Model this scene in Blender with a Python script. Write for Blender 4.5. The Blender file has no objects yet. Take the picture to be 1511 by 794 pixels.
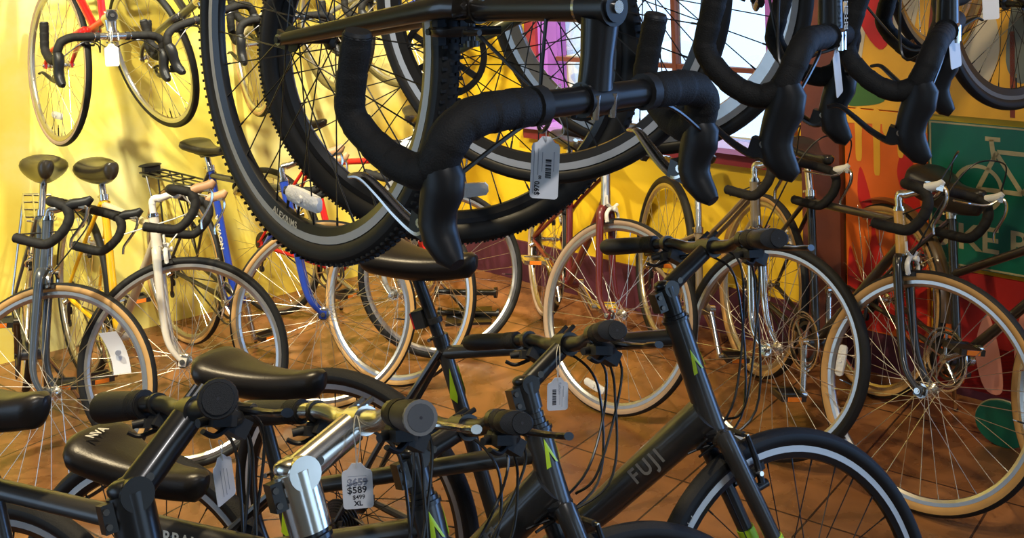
import bpy, random
import numpy as np
from math import *
from mathutils import Matrix, Vector
random.seed(7)
SC = bpy.context.scene
COL = SC.collection
V = lambda *a: np.array(a, float)

# ------------------------------------------------------------------ materials
def nodes(m):
    m.use_nodes = True
    return m.node_tree.nodes, m.node_tree.links
MATS = {}
def mat(name, col, rough=.5, metal=0., coat=0., noise=0., nscale=40., bump=0., bscale=200., trans=0., emis=None, spec=None, alpha=None):
    if name in MATS: return MATS[name]
    m = bpy.data.materials.new(name); N, L = nodes(m); b = N['Principled BSDF']
    b.inputs['Base Color'].default_value = (*col, 1); b.inputs['Roughness'].default_value = rough
    b.inputs['Metallic'].default_value = metal; b.inputs['Coat Weight'].default_value = coat
    b.inputs['Coat Roughness'].default_value = .08
    if spec is not None: b.inputs['Specular IOR Level'].default_value = spec
    if trans: b.inputs['Transmission Weight'].default_value = trans
    if alpha is not None: b.inputs['Alpha'].default_value = alpha
    if emis: b.inputs['Emission Color'].default_value = (*emis[:3], 1); b.inputs['Emission Strength'].default_value = emis[3]
    if noise or bump:
        tc = N.new('ShaderNodeTexCoord')
    if noise:
        n = N.new('ShaderNodeTexNoise'); n.inputs['Scale'].default_value = nscale; n.inputs['Detail'].default_value = 4
        r = N.new('ShaderNodeMapRange'); r.inputs['To Min'].default_value = 1 - noise; r.inputs['To Max'].default_value = 1 + noise
        mx = N.new('ShaderNodeVectorMath'); mx.operation = 'SCALE'; mx.inputs[0].default_value = col
        L.new(tc.outputs['Object'], n.inputs['Vector']); L.new(n.outputs['Fac'], r.inputs['Value'])
        L.new(r.outputs['Result'], mx.inputs['Scale']); L.new(mx.outputs['Vector'], b.inputs['Base Color'])
    if bump:
        n2 = N.new('ShaderNodeTexNoise'); n2.inputs['Scale'].default_value = bscale
        bp = N.new('ShaderNodeBump'); bp.inputs['Strength'].default_value = bump; bp.inputs['Distance'].default_value = .002
        L.new(tc.outputs['Object'], n2.inputs['Vector']); L.new(n2.outputs['Fac'], bp.inputs['Height']); L.new(bp.outputs['Normal'], b.inputs['Normal'])
    MATS[name] = m
    return m
def paint(name, col, rough=.28): return mat(name, col, rough, 0, .6, noise=.06, nscale=30)
M_RUB = mat('black rubber', (.012, .012, .012), .62, noise=.25, nscale=60, spec=.28)
M_TREAD = mat('tyre tread', (.018, .018, .019), .7, bump=.5, bscale=350, spec=.28)
M_GUM = mat('gumwall', (.48, .27, .09), .6, noise=.15, nscale=25)
M_GUML = mat('pale gumwall', (.42, .29, .19), .6, noise=.15, nscale=25)
M_SID = mat('black sidewall', (.012, .012, .012), .5, noise=.2, spec=.28)
M_ALU = mat('polished alloy', (.75, .72, .66), .2, 1, noise=.08, nscale=60)
M_RIM = mat('alloy rim', (.62, .60, .57), .34, 1, noise=.1, nscale=60)
M_TRK = mat('machined brake track', (.52, .51, .50), .4, .6)
M_CHR = mat('chrome', (.85, .82, .76), .08, 1)
M_STL = mat('spoke steel', (.72, .69, .62), .28, 1)
M_BSP = mat('black spoke', (.03, .03, .03), .35, .6)
M_DK = mat('dark steel', (.10, .09, .08), .35, .9, noise=.3)
M_BLK = mat('black alloy', (.010, .010, .011), .30, 0., .12)
M_MBK = mat('matte black plastic', (.022, .022, .023), .5, bump=.1, spec=.28)
M_TAPE = mat('black cork tape', (.012, .011, .010), .68, bump=.45, bscale=500, spec=.28)
M_HOOD = mat('black rubber hood', (.012, .012, .013), .42, spec=.28)
M_GRIP = mat('black rubber grip', (.017, .017, .018), .5, bump=.3, bscale=900, spec=.28)
M_GREYG = mat('grey end cap', (.07, .075, .085), .5)
M_LEA = mat('black saddle cover', (.018, .015, .013), .36, bump=.12, bscale=300)
M_LEAB = mat('glossy black saddle', (.02, .02, .02), .16)
M_LEAT = mat('brown black leather saddle', (.028, .022, .014), .28, noise=.3, nscale=18)
M_CLR = mat('clear reflector', (.75, .74, .72), .18, 0, bump=.6, bscale=140)
M_RED = mat('red plastic', (.55, .01, .01), .3)
M_ORG = mat('orange reflector', (.85, .22, .02), .25)
M_CAB = mat('cable housing', (.012, .012, .012), .3)
M_WCAB = mat('white cable housing', (.6, .58, .5), .3)
M_PAPER = mat('white card', (.88, .88, .90), .55)
M_STRING = mat('white string', (.7, .68, .62), .7)
M_INK = mat('black ink', (.02, .02, .03), .6)
M_INKG = mat('faded ink', (.32, .34, .42), .7)
M_WHITE = mat('white lettering', (.75, .72, .62), .4)
M_GREY = mat('grey lettering', (.17, .17, .17), .4)
M_CHAR = mat('charcoal frame paint', (.042, .040, .038), .30, .25, .35, noise=.08, nscale=30)
M_LIME = mat('lime decal', (.48, .72, .02), .4)
M_PINK = mat('red sticker', (.8, .06, .04), .45)
M_TAN = mat('tan rubber hood', (.42, .22, .10), .5)
M_WHP = mat('white plastic', (.72, .70, .64), .35)

# ------------------------------------------------------------------ mesh building
class MB:
    def __init__(s): s.v = []; s.f = []; s.m = []; s.mats = []; s.n = 0
    def mi(s, m):
        if m not in s.mats: s.mats.append(m)
        return s.mats.index(m)
    def add(s, v, f, m):
        k = s.mi(m); v = np.asarray(v, float)
        s.v.append(v); s.f += [tuple(i + s.n for i in q) for q in f]; s.m += [k] * len(f); s.n += len(v)
        return s
    def loft(s, rings, m, closed=False, caps=True):
        n = len(rings[0]); R = len(rings); f = []
        for i in range(R - (0 if closed else 1)):
            a = i * n; b = ((i + 1) % R) * n
            for j in range(n):
                k = (j + 1) % n; f.append((a + j, a + k, b + k, b + j))
        if caps and not closed:
            f.append(tuple(range(n))[::-1]); f.append(tuple(range((R - 1) * n, R * n)))
        return s.add(np.concatenate(rings), f, m)
    def tube(s, p, r, m, n=10, closed=False, caps=True, flat=None, up=None):
        p = [np.asarray(q, float) for q in p]; K = len(p)
        if not hasattr(r, '__len__'): r = [r] * K
        T = []
        for i in range(K):
            a = p[i - 1] if (i > 0 or closed) else p[i]; b = p[(i + 1) % K] if (i < K - 1 or closed) else p[i]
            t = b - a; l = np.linalg.norm(t); T.append(t / l if l > 1e-9 else V(0, 0, 1))
        u = np.asarray(up, float) if up is not None else (V(0, 0, 1) if abs(T[0][2]) < .9 else V(1, 0, 0))
        rings = []
        for i in range(K):
            t = T[i]; u = u - t * (u @ t); u = u / (np.linalg.norm(u) + 1e-12); w = np.cross(t, u)
            fa = 1 if flat is None else (flat[i] if hasattr(flat, '__len__') else flat)
            rings.append(np.array([p[i] + r[i] * (cos(2 * pi * j / n) * u * fa + sin(2 * pi * j / n) * w) for j in range(n)]))
        return s.loft(rings, m, closed, caps)
    def cyl(s, a, b, r, m, n=14, r2=None): return s.tube([a, b], [r, r if r2 is None else r2], m, n)
    def box(s, c, h, m, ax=None):
        ax = np.eye(3) if ax is None else np.asarray(ax, float); c = np.asarray(c, float); v = []
        for x in (-1, 1):
            for y in (-1, 1):
                for z in (-1, 1): v.append(c + x * h[0] * ax[0] + y * h[1] * ax[1] + z * h[2] * ax[2])
        return s.add(v, [(0, 1, 3, 2), (4, 6, 7, 5), (0, 4, 5, 1), (2, 3, 7, 6), (0, 2, 6, 4), (1, 5, 7, 3)], m)
    def ring(s, prof, m, n=64, y0=0, seg=None):
        """lathe of a closed profile [(radius, y)] about the y axis"""
        k = len(prof); rings = []
        for i in range(n):
            a = 2 * pi * i / n; rings.append(np.array([V(r * cos(a), y + y0, r * sin(a)) for r, y in prof]))
        if seg is None: return s.loft(rings, m, closed=True)
        for a, b, mm in seg:            # profile segments with their own material
            f = []
            for i in range(n):
                o = i * k; q = ((i + 1) % n) * k
                for j in range(a, b): j1 = (j + 1) % k; f.append((o + j % k, o + j1, q + j1, q + j % k))
            s.add(np.concatenate(rings), f, mm)
        return s
    def sph(s, c, r, m, n=10):
        c = np.asarray(c, float); r = r if hasattr(r, '__len__') else (r, r, r)
        rings = [np.array([c + V(r[0] * sin(a) * cos(2 * pi * j / n), r[1] * sin(a) * sin(2 * pi * j / n), r[2] * cos(a)) for j in range(n)]) for a in [pi * (i + .02) / (n // 2 + .04) for i in range(n // 2 + 1)]]
        return s.loft(rings, m)
    def xf(s, fn):
        s.v = [np.array([fn(q) for q in a]) for a in s.v]; return s
    def mesh(s, name, smooth=40):
        me = bpy.data.meshes.new(name); vv = np.concatenate(s.v) if s.v else np.zeros((0, 3))
        me.from_pydata(vv.tolist(), [], s.f)
        for m in s.mats: me.materials.append(m)
        me.polygons.foreach_set('material_index', s.m)
        if smooth:
            me.shade_smooth(); me.set_sharp_from_angle(angle=radians(smooth))
        me.update(); return me
    def build(s, name, parent=None, smooth=40, xf=None, **kw):
        return link(name, s.mesh(name, smooth), parent, xf, **kw)
def link(name, me, parent=None, xf=None, label=None):
    o = bpy.data.objects.new(name, me); COL.objects.link(o)
    if parent is not None: o.parent = parent
    if xf is not None: o.matrix_basis = xf
    if label: o['label'] = label
    return o
def tag(o, label, cat, group=None):
    o['label'] = label; o['category'] = cat
    if group: o['group'] = group
    return o
def struct(o): o['kind'] = 'structure'; return o
def empty(name, M):
    o = bpy.data.objects.new(name, None); COL.objects.link(o); o.matrix_basis = M; o.empty_display_size = .1
    return o
def cr(pts, k=6, closed=False):
    """Catmull-Rom through the points"""
    P = [np.asarray(p, float) for p in pts]; out = []; n = len(P)
    for i in range(n if closed else n - 1):
        a, b, c, d = (P[(i - 1) % n], P[i], P[(i + 1) % n], P[(i + 2) % n]) if closed else (P[max(i - 1, 0)], P[i], P[i + 1], P[min(i + 2, n - 1)])
        for j in range(k):
            t = j / k; out.append(.5 * (2 * b + (c - a) * t + (2 * a - 5 * b + 4 * c - d) * t * t + (3 * b - a - 3 * c + d) * t ** 3))
    if not closed: out.append(P[-1])
    return out
def rotm(a, ax):
    ax = np.asarray(ax, float); ax = ax / np.linalg.norm(ax); K = np.array([[0, -ax[2], ax[1]], [ax[2], 0, -ax[0]], [-ax[1], ax[0], 0]])
    return np.eye(3) + sin(a) * K + (1 - cos(a)) * K @ K
def m4(R, t):
    M = Matrix.Identity(4)
    for i in range(3):
        for j in range(3): M[i][j] = float(R[i][j])
        M[i][3] = float(t[i])
    return M
def glyphs(body, size, extrude=.0003, spacing=1., bold=0.):
    cu = bpy.data.curves.new('t', 'FONT'); cu.body = body; cu.size = size; cu.extrude = extrude; cu.space_character = spacing; cu.offset = bold
    cu.align_x = 'CENTER'; cu.align_y = 'CENTER'; cu.resolution_u = 3
    o = bpy.data.objects.new('t', cu); COL.objects.link(o); bpy.context.view_layer.update()
    me = bpy.data.meshes.new_from_object(o.evaluated_get(bpy.context.evaluated_depsgraph_get()))
    v = [V(*q.co) for q in me.vertices]; f = [tuple(p.vertices) for p in me.polygons]
    bpy.data.objects.remove(o); bpy.data.curves.remove(cu); bpy.data.meshes.remove(me)
    return v, f
def text(name, body, size, m, parent, o, ax, ay, bold=0., spacing=1., **kw):
    """flat lettering at o reading along ax with its tops towards ay"""
    v, f = glyphs(body, size, bold=bold, spacing=spacing); ax = np.asarray(ax, float); ay = np.asarray(ay, float); az = np.cross(ax, ay); o = np.asarray(o, float)
    mb = MB(); mb.add([o + ax * q[0] + ay * q[1] + az * q[2] for q in v], f, m)
    return mb.build(name, parent, smooth=0, **kw)
def arc_text(body, size, m, parent, R, ang, y, bold=0., spacing=1.):
    v, f = glyphs(body, size, bold=bold, spacing=spacing); out = []
    for q in v:
        a = ang + q[0] / R; r = R - q[1]; out.append(V(r * cos(a), y - abs(q[2]) * 1. , r * sin(a)))
    return MB().add(out, f, m).build('lettering', parent, smooth=0)

# ------------------------------------------------------------------ bicycle geometry
DEF = dict(x=0, y=3, z=0, psi=0, lean=0, pit=0, steer=0, rw=.34, L=1.0, cs=.43, drop=.065, ha=72, rake=.045, af=.375, ht=.13, sp=.03, stem=.1, rise=10, st=.5, sd=.68, sa=73, bw=.40)
def geom(g):
    g = {**DEF, **g}; rw = g['rw']; G = dict(g)
    G['RH'] = V(0, 0, rw); G['FH'] = V(g['L'], 0, rw); G['BB'] = V(sqrt(g['cs'] ** 2 - g['drop'] ** 2), 0, rw - g['drop'])
    a = radians(g['ha']); u = V(-cos(a), 0, sin(a)); p = V(sin(a), 0, cos(a)); G['u'] = u; G['p'] = p
    A0 = G['FH'] - g['rake'] * p; G['crown'] = A0 + u * g['af']; G['hb'] = G['crown'] + u * .012; G['top'] = G['hb'] + u * g['ht']
    G['sb'] = G['top'] + u * g['sp']; r = radians(g['rise']); G['bar'] = G['sb'] + g['stem'] * (p * cos(r) + u * sin(r))
    s = radians(g['sa']); G['su'] = V(-cos(s), 0, sin(s)); G['stt'] = G['BB'] + G['su'] * g['st']; G['sad'] = G['BB'] + G['su'] * g['sd']
    G['S'] = rotm(radians(g['steer']), u)
    G['piv'] = V(g['L'], 0, 0) if g['pit'] == 0 else G['FH']
    Mr = rotm(radians(g['psi']), V(0, 0, 1)) @ rotm(radians(g['pit']), V(0, 1, 0)) @ rotm(radians(-g['lean']), V(1, 0, 0))
    G['M'] = m4(Mr, V(g['x'], g['y'], g['z'])); G['Mr'] = Mr
    return G

# ------------------------------------------------------------------ wheels (shared meshes, axle along y)
WM = {}
def wheel_meshes(k):
    key = tuple(sorted((a, str(b)) for a, b in k.items()))
    if key in WM: return WM[key]
    rw, tr = k['rw'], k.get('tr', .0125); rim_d = k.get('rim_d', .014); rimw = k.get('rimw', .010); rim = k.get('rim', M_RIM); side = k.get('side', M_SID)
    track = k.get('track', rim); n = 88
    ro = rw - 2 * tr + .003                                   # outer edge of the rim
    t = MB(); K = 16; prof = []
    for j in range(K):
        a = 2 * pi * j / K; prof.append((rw - tr + tr * cos(a), tr * 1.04 * sin(a)))
    t.ring(prof, M_RUB, n, seg=[(-3, 3, M_TREAD if k.get('hyb') else M_RUB), (3, K - 3, side)])
    if k.get('knob'):
        for i in range(k['knob']):
            a = 2 * pi * i / k['knob']
            for yy, rr, hy in ((-.0125, -.0035, .0035), (.0125, -.0035, .0035), (-.004, .0, .003), (.005, .0, .003)):
                aa = a + (.5 * 2 * pi / k['knob'] if abs(yy) < .01 else 0)
                ax = [V(cos(aa), 0, sin(aa)), V(0, 1, 0), V(-sin(aa), 0, cos(aa))]
                r0 = rw + rr + .001
                t.box(ax[0] * (r0 - .0014) + V(0, yy * tr / .0175, 0), (.0017, hy, .0021), M_RUB, ax)
    r = MB(); ri = ro - rim_d - .006
    prof = [(ro, -rimw), (ro - .010 - (0 if rim_d < .02 else .002), -rimw), (ri + .002, -rimw * .55), (ri, 0), (ri + .002, rimw * .55), (ro - .010 - (0 if rim_d < .02 else .002), rimw), (ro, rimw), (ro - .004, 0)]
    r.ring(prof, rim, n, seg=[(0, 1, track), (1, 5, rim), (5, 6, track), (6, 8, rim)])
    h = MB(); hm = k.get('hub', M_ALU); fl = k.get('fl', .019); hw = .032
    P = [(0.0055, -.062), (.0055, -.05), (.009, -.05), (.010, -.046), (.010, -.036), (fl + .002, -hw - .003), (fl + .002, -hw), (.011, -hw + .004), (.009, 0), (.011, hw - .004), (fl + .002, hw), (fl + .002, hw + .003), (.010, .036), (.010, .046), (.009, .05), (.0055, .05), (.0055, .062)]
    h.loft([np.array([V(rr * cos(2 * pi * j / 16), y, rr * sin(2 * pi * j / 16)) for j in range(16)]) for rr, y in P], hm)
    if k.get('disc'):
        prof = [(.080, -.040), (.080, -.042), (.068, -.042), (.068, -.040)]; h.ring(prof, M_DK, 40)
        for j in range(6):
            a = j * pi / 3; h.box(V(.045 * cos(a), -.041, .045 * sin(a)), (.027, .001, .006), M_DK, [V(cos(a), 0, sin(a)), V(0, 1, 0), V(-sin(a), 0, cos(a))])
    sp = []; sm = k.get('spoke', M_STL); r_sp = k.get('rsp', .0011)
    for s in (-1, 1):
        for c in (-1, 1):
            m = MB(); off = radians(68) * c
            a = V(fl * cos(off), s * hw, fl * sin(off)); b = V(ri + .002, s * .003, 0)
            m.tube([a, b], r_sp, sm, 5); m.tube([b - (b - a) / np.linalg.norm(b - a) * .014, b], .0019, M_ALU if sm is M_STL else M_BSP, 5)
            sp.append(m.mesh('spoke'))
    va = MB(); va.tube([V(ri + .004, 0, 0), V(ri - .030, 0, 0)], .0025, M_BLK, 6); va.tube([V(ri - .030, 0, 0), V(ri - .042, 0, 0)], .0016, M_ALU, 6)
    WM[key] = (t.mesh('tyre'), r.mesh('rim'), h.mesh('hub'), sp, va.mesh('valve'), ri)
    return WM[key]
def wheel(name, root, k, R, pos, ph=0., refl=(), cog=False, y=0):
    tm, rm, hm, sp, va, ri = wheel_meshes(k)
    w = link(name, rm, root, m4(R @ rotm(ph, V(0, 1, 0)), pos))
    link('tyre', tm, w); link('hub', hm, w)
    N = k.get('n', 32)
    for i in range(N):
        link('spoke', sp[(i % 2) * 2 + ((i // 2) % 2)], w, m4(rotm(-2 * pi * i / N, V(0, 1, 0)), V(0, 0, 0)))
    link('valve_stem', va, w, m4(rotm(-pi / N, V(0, 1, 0)), V(0, 0, 0)))
    for ang, rr, m in refl:
        b = MB(); a = radians(ang) - ph * 0; cs = V(cos(a), 0, sin(a)); tg = V(-sin(a), 0, cos(a))
        rings = []
        for q, hh in ((-.047, .006), (-.042, .012), (-.012, .0135), (.012, .0135), (.042, .012), (.047, .006)):
            c = cs * (rr * k['rw']) + tg * q
            rings.append(np.array([c + cs * hh * e[0] + V(0, e[1] * .004 - .004, 0) for e in ((-1, -1), (-.6, -1.5), (.6, -1.5), (1, -1), (1, 1), (-1, 1))]))
        b.loft(rings, m); b.cyl(cs * (rr * k['rw']) + V(0, -.014, 0), cs * (rr * k['rw']) + V(0, .004, 0), .006, m, 10)
        o = b.build('spoke_reflector', w, xf=m4(rotm(-ph, V(0, 1, 0)), V(0, 0, 0)))
    if cog:
        c = MB()
        for j in range(6):
            rr = .028 + .0045 * j; yy = -.034 - .0042 * (6 - j) + .0
            c.ring([(rr, yy), (rr, yy - .0018), (rr - .012, yy - .0018), (rr - .012, yy)], M_DK, 30)
        c.build('sprocket_cassette', w)
    return w

# ------------------------------------------------------------------ bicycle parts
def saddle_mb(L=.27, wr=.15, m=M_LEA, pillow=0.):
    s = MB(); n = 22; rings = []
    for i in range(19):
        t = i / 18; x = -L * .46 + L * t
        if t < .12: w = wr * (.62 + .38 * sin(t / .12 * pi / 2))
        else:
            q = (t - .12) / .88; w = wr * (1 - q) ** 1.7 + (.042 + .02 * min(pillow, .6)) * (1 - (1 - q) ** 1.7)
        if t > .93: w *= sqrt(max(.05, 1 - ((t - .93) / .075) ** 2))
        dep = (.052 - .016 * t) * (1 + pillow); dep *= (.5 if i == 0 else 1) * (.6 if i == 18 else 1)
        zt = .014 * (1 - t) ** 2 * (1 + pillow) + .006 * t * t - .012 * sin(pi * t) - (.012 if i == 0 else 0) - (.006 if i == 18 else 0)
        ring = []
        for j in range(n):
            a = 2 * pi * j / n; cx, cz = cos(a), sin(a)
            hx = w / 2 * (abs(cx) ** .8) * (1 if cx > 0 else -1)
            if cz >= 0: z = zt - dep * .42 + dep * .42 * cz ** .75 - (.006 * (1 - abs(cx)) if .2 < t < .8 else 0) * max(0, 1 - pillow)
            else: z = zt - dep * .42 + dep * .58 * cz; hx *= .86 + .14 * (1 + cz)
            ring.append(V(x, hx, z))
        rings.append(np.array(ring))
    return s.loft(rings, m)
def add_saddle(root, G, m=M_LEA, L=.27, wr=.15, tilt=0, post=M_ALU, mark=None, pillow=0, post_r=.0136, springs=False):
    R = rotm(radians(tilt), V(0, 1, 0)); c = G['sad'] - G['piv'] + V(.01, 0, 0)
    s = saddle_mb(L, wr, m, pillow).build('saddle', root, xf=m4(R, c), smooth=60)
    b = MB()
    for y in (-1, 1):
        b.tube(cr([V(L * .42, 0, -.03), V(.06, y * .022, -.045), V(-.05, y * .022, -.047), V(-L * .38, y * .045, -.022)]), .0035, M_DK, 6)
    b.build('saddle_rail', s)
    if mark:
        text('lettering', mark, .024, M_WHITE, s, V(-L * .31, -.022, .008 + .019 * pillow), V(-.2, .98, 0), V(-.98, -.2, 0), bold=.0004)
    p = MB(); a = G['stt'] - G['piv']; t = c - V(.01, 0, .05); su = G['su']
    p.tube([a - su * .03, t + (a - t) * .06], post_r, post, 14)
    p.cyl(t + V(-.0, -.024, .003), t + V(0, .024, .003), .012, M_DK, 10); p.box(t + V(0, 0, .004), (.022, .016, .008), M_DK)
    p.build('seat_post', root)
    q = MB(); q.tube([a - su * .012, a + su * .010], .0185 if post_r < .014 else .02, M_ALU if post is not M_BLK else M_BLK, 14)
    q.cyl(a + V(-.022, -.016, 0), a + V(-.022, .022, 0), .0045, M_ALU, 8); q.build('seat_clamp', root)
    return s
def front(G):                      # into the steered frame
    o = G['sb']; S = G['S']; pv = G['piv']
    return lambda q: o + S @ (np.asarray(q) - o) - pv
def add_fork(root, G, m, tip=None, straight=False, r=.0135, spread=.05, decal=None, crown=None):
    F = front(G); u = G['u']; c = G['crown']; fh = G['FH']; b = MB(); wd = .032 if not straight else .040
    b.tube([c - u * .004, G['hb'] + u * .002], .017 if not straight else .021, crown or m, 14)
    for s in (-1, 1):
        p0 = c + V(0, s * .012, 0) - u * .004; p1 = c + V(0, s * wd, 0) - u * (.022 if not straight else .03)
        if straight: P = cr([p0 - u * .0, c + V(0, s * wd * .7, 0) - u * .006, p1, fh + V(0, s * spread, 0)], 5); rr = [r * 1.25] * 5 + [r * 1.25] * 5 + list(np.linspace(r * 1.2, r * .8, 6))
        else:
            d = fh + V(0, s * spread, 0)
            P = cr([p0, p1, c - u * (G['af'] * .62) + V(0, s * (wd + .008), 0), c - u * (G['af'] * .85) + G['p'] * .012 + V(0, s * spread, 0), d], 5)
            rr = [r * 1.15] * 5 + list(np.linspace(r * 1.15, r * .55, len(P) - 5))
        k = int(len(P) * .78)
        if tip: b.tube(P[:k + 1], rr[:k + 1], m, 10); b.tube(P[k:], rr[k:], tip, 10)
        else: b.tube(P, rr, m, 10)
        b.box(fh + V(0, s * spread, 0), (.012, .003, .014), tip or m)
        b.cyl(fh + V(0, s * (spread + .002), 0), fh + V(0, s * (spread + .009), 0), .009, M_ALU, 10)
    if not straight: b.box(c - u * .006, (.014, .03, .011), crown or m, [G['p'], V(0, 1, 0), u])
    b.xf(F); f = b.build('fork', root)
    if decal:
        for s in (-1, 1):
            d = MB(); p1 = c + V(0, s * wd, 0) - u * .03; d0 = fh + V(0, s * spread, 0) - p1
            for t0, t1 in ((.50, .58),): d.tube([p1 + d0 * t0, p1 + d0 * t1], r * 1.18, decal, 14)
            d.xf(F); d.build('decal', f)
    return f
def add_frame(root, G, m, hyb=False, mixte=False, low=False, stay=None, seatc=None, lug=None, topc=None, headc=None):
    pv = G['piv']; b = MB(); u = G['u']; su = G['su']; hb, ht, BB, RH, st = G['hb'], G['top'], G['BB'], G['RH'], G['stt']
    hr = .025 if hyb else .0175
    b.tube([hb, hb + (ht - hb) * .5, ht], [hr * 1.04, hr * .96, hr], headc or m, 18)
    a = ht - u * (.035 if hyb else .03)
    if mixte:
        for s in (-1, 1): b.tube(cr([a + V(0, s * .012, 0), st - su * .03 + V(0, s * .02, 0) + (BB - st) * .12, RH + V(0, s * .062, .004)], 4), .0085, m, 8)
    else:
        e = st - su * (.03 if not low else .19)
        b.tube([a, a + (e - a) * .5, e], [.0215, .019, .0165] if hyb else .0135, topc or m, 14, flat=[.85, .8, .9] if hyb else None)
    b.tube([hb + u * (.035 if hyb else .028), (hb + BB) / 2 + u * .01, BB], [.037, .032, .027] if hyb else .0155, m, 18, flat=[1.0, 1.0, .9] if hyb else None)
    b.tube([BB, st], [.0175, .0165] if hyb else .0145, seatc or m, 14)
    b.cyl(BB + V(0, -.035, 0), BB + V(0, .035, 0), .021, m, 16)
    sm = stay or m
    for s in (-1, 1):
        b.tube(cr([BB + V(-.01, s * .018, 0), (BB * .62 + RH * .38) + V(0, s * .035, 0), RH + V(.015, s * .064, -.004)], 4), [.0105] * 4 + [.009] * 4 + [.007], sm, 8)
        if not mixte or True:
            b.tube([st - su * .02 + V(0, s * .014, 0), (st * .5 + RH * .5) + V(0, s * .04, 0), RH + V(.004, s * .064, .012)], [.0085, .0075, .006], sm, 8)
        b.box(RH + V(.006, s * .064, 0), (.016, .0025, .014), sm)
        b.cyl(RH + V(0, s * .064, 0), RH + V(0, s * .074, 0), .009, M_DK, 8)
    q = st * .55 + RH * .45; b.cyl(q + V(.0, -.038, 0), q + V(0, .038, 0), .005, sm, 8)
    if lug:
        for c0, d0 in ((ht - u * .03, (st - ht) / np.linalg.norm(st - ht)), (hb + u * .028, (BB - hb) / np.linalg.norm(BB - hb))):
            b.tube([c0, c0 + d0 * .045], [.0165, .0150], lug, 12)
        b.tube([ht, ht - u * .02], .0192, lug, 14); b.tube([hb, hb + u * .02], .0192, lug, 14)
        b.tube([st, st - su * .035], .0165, lug, 12)
    b.xf(lambda v: v - pv); f = b.build('frame', root)
    hm = M_BLK if hyb else M_CHR
    for c0, d0 in ((ht, 1), (hb, -1)):
        h = MB()
        h.tube([c0 - pv, c0 + u * .006 * d0 - pv], hr * 1.12, hm, 16); h.tube([c0 + u * .006 * d0 - pv, c0 + u * .013 * d0 - pv], hr * .95, hm, 16)
        h.build('headset_cup', root)
    return f
def add_stem(root, G, kind, m=M_ALU, k=1.):
    F = front(G); b = MB(); u, p = G['u'], G['p']; sb, bar, ht = G['sb'], G['bar'], G['top']; d = bar - sb; L = np.linalg.norm(d); d = d / L
    if kind == 'quill':
        b.tube([ht, sb - u * .01], .0112, m, 14); b.tube(cr([sb - u * .012, sb + u * .004 + d * .006, sb + d * .03], 5), [.0125] * 5 + [.013] * 5 + [.0125], m, 12)
        b.tube([sb + d * .02, bar - d * .008], [.0125, .0115], m, 12); b.cyl(bar + V(0, -.02, 0), bar + V(0, .02, 0), .0195, m, 16)
        b.sph(sb + u * .010, (.007, .007, .005), M_DK, 8)
    elif kind == 'ahead':
        b.tube([ht, sb + u * .018], .0172, M_BLK, 18); b.tube([sb - u * .023, sb + u * .02], .0225, m, 20)
        b.tube([sb + d * .012, sb + d * L * .55, bar - d * .012], [.0235, .0205, .0215], m, 18, flat=.9)
        b.cyl(bar + V(0, -.021, 0), bar + V(0, .021, 0), .0205, m, 20)
        for y in (-.014, .014):
            for z in (-1, 1): b.cyl(bar + V(0, y, 0) + u * z * .017 - d * .006, bar + V(0, y, 0) + u * z * .017 + d * .022, .0042, M_ALU if z > 0 else m, 8)
        b.tube([sb + u * .018, sb + u * .024], .018, M_BLK, 18); b.tube([sb + u * .0235, sb + u * .027], .0075, M_ALU, 10)
        for z in (-.011, .011): b.cyl(sb + u * z + V(-.022, -.017, 0), sb + u * z + V(-.022, .017, 0), .0035, M_ALU, 8)
    else:                            # adjustable: pivot at the steerer top, arm tilted up
        b.tube([ht, sb - u * .028], .0175, M_BLK, 18)
        for i in range(3): b.tube([ht + u * (.004 + i * .010), ht + u * (.012 + i * .010)], .0198, M_BLK, 18)
        b.tube([sb - u * (.040 if k < 1.1 else .075), sb + u * .006], [.021 * k, .022 * k], m, 20)
        b.sph(sb + u * .008, (.021 * k, .021 * k, .012 * k), m, 16)
        b.box(sb - p * .022 * k - u * .016, (.012, .014, .019), M_BLK, [p, V(0, 1, 0), u])
        for z in (-.026, -.006): b.cyl(sb - p * .027 * k + u * z + V(0, -.018, 0), sb - p * .027 * k + u * z + V(0, .018, 0), .0045, M_DK, 8)
        b.cyl(sb + d * .004 + V(0, -.021 * k, 0), sb + d * .004 + V(0, .0175 * k, 0), .0165 * k, m, 20)
        b.tube([sb + d * .006, (sb + bar) / 2, bar - d * .014], [.0175 * k, .0168 * k, .0165 * k], m, 20)
        b.cyl(sb + d * .03 + V(0, -.019 * k, 0), sb + d * .03 + V(0, .019 * k, 0), .006, M_DK, 10)
        b.cyl(bar + V(0, -.022, 0), bar + V(0, .022, 0), .0205, m, 18)
        for y in (-.015, .015):
            for z in (-1, 1): b.cyl(bar + V(0, y, 0) + u * z * .018 - d * .004, bar + V(0, y, 0) + u * z * .018 + d * .022, .0042, M_ALU if m is not M_BLK else M_BLK, 8)
    b.xf(F); return b.build('stem', root)
def drop_path(w, s, deep=.13):
    return [V(0, 0, 0), V(0, s * .10, 0), V(.002, s * (w / 2 - .045), 0), V(.018, s * (w / 2 - .012), 0), V(.05, s * w / 2, -.001), V(.080, s * w / 2, -.008), V(.098, s * w / 2, -.035), V(.092, s * w / 2, -.078), V(.062, s * w / 2, -deep + .008), V(.02, s * w / 2, -deep), V(-.045, s * w / 2, -deep - .002)]
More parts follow.
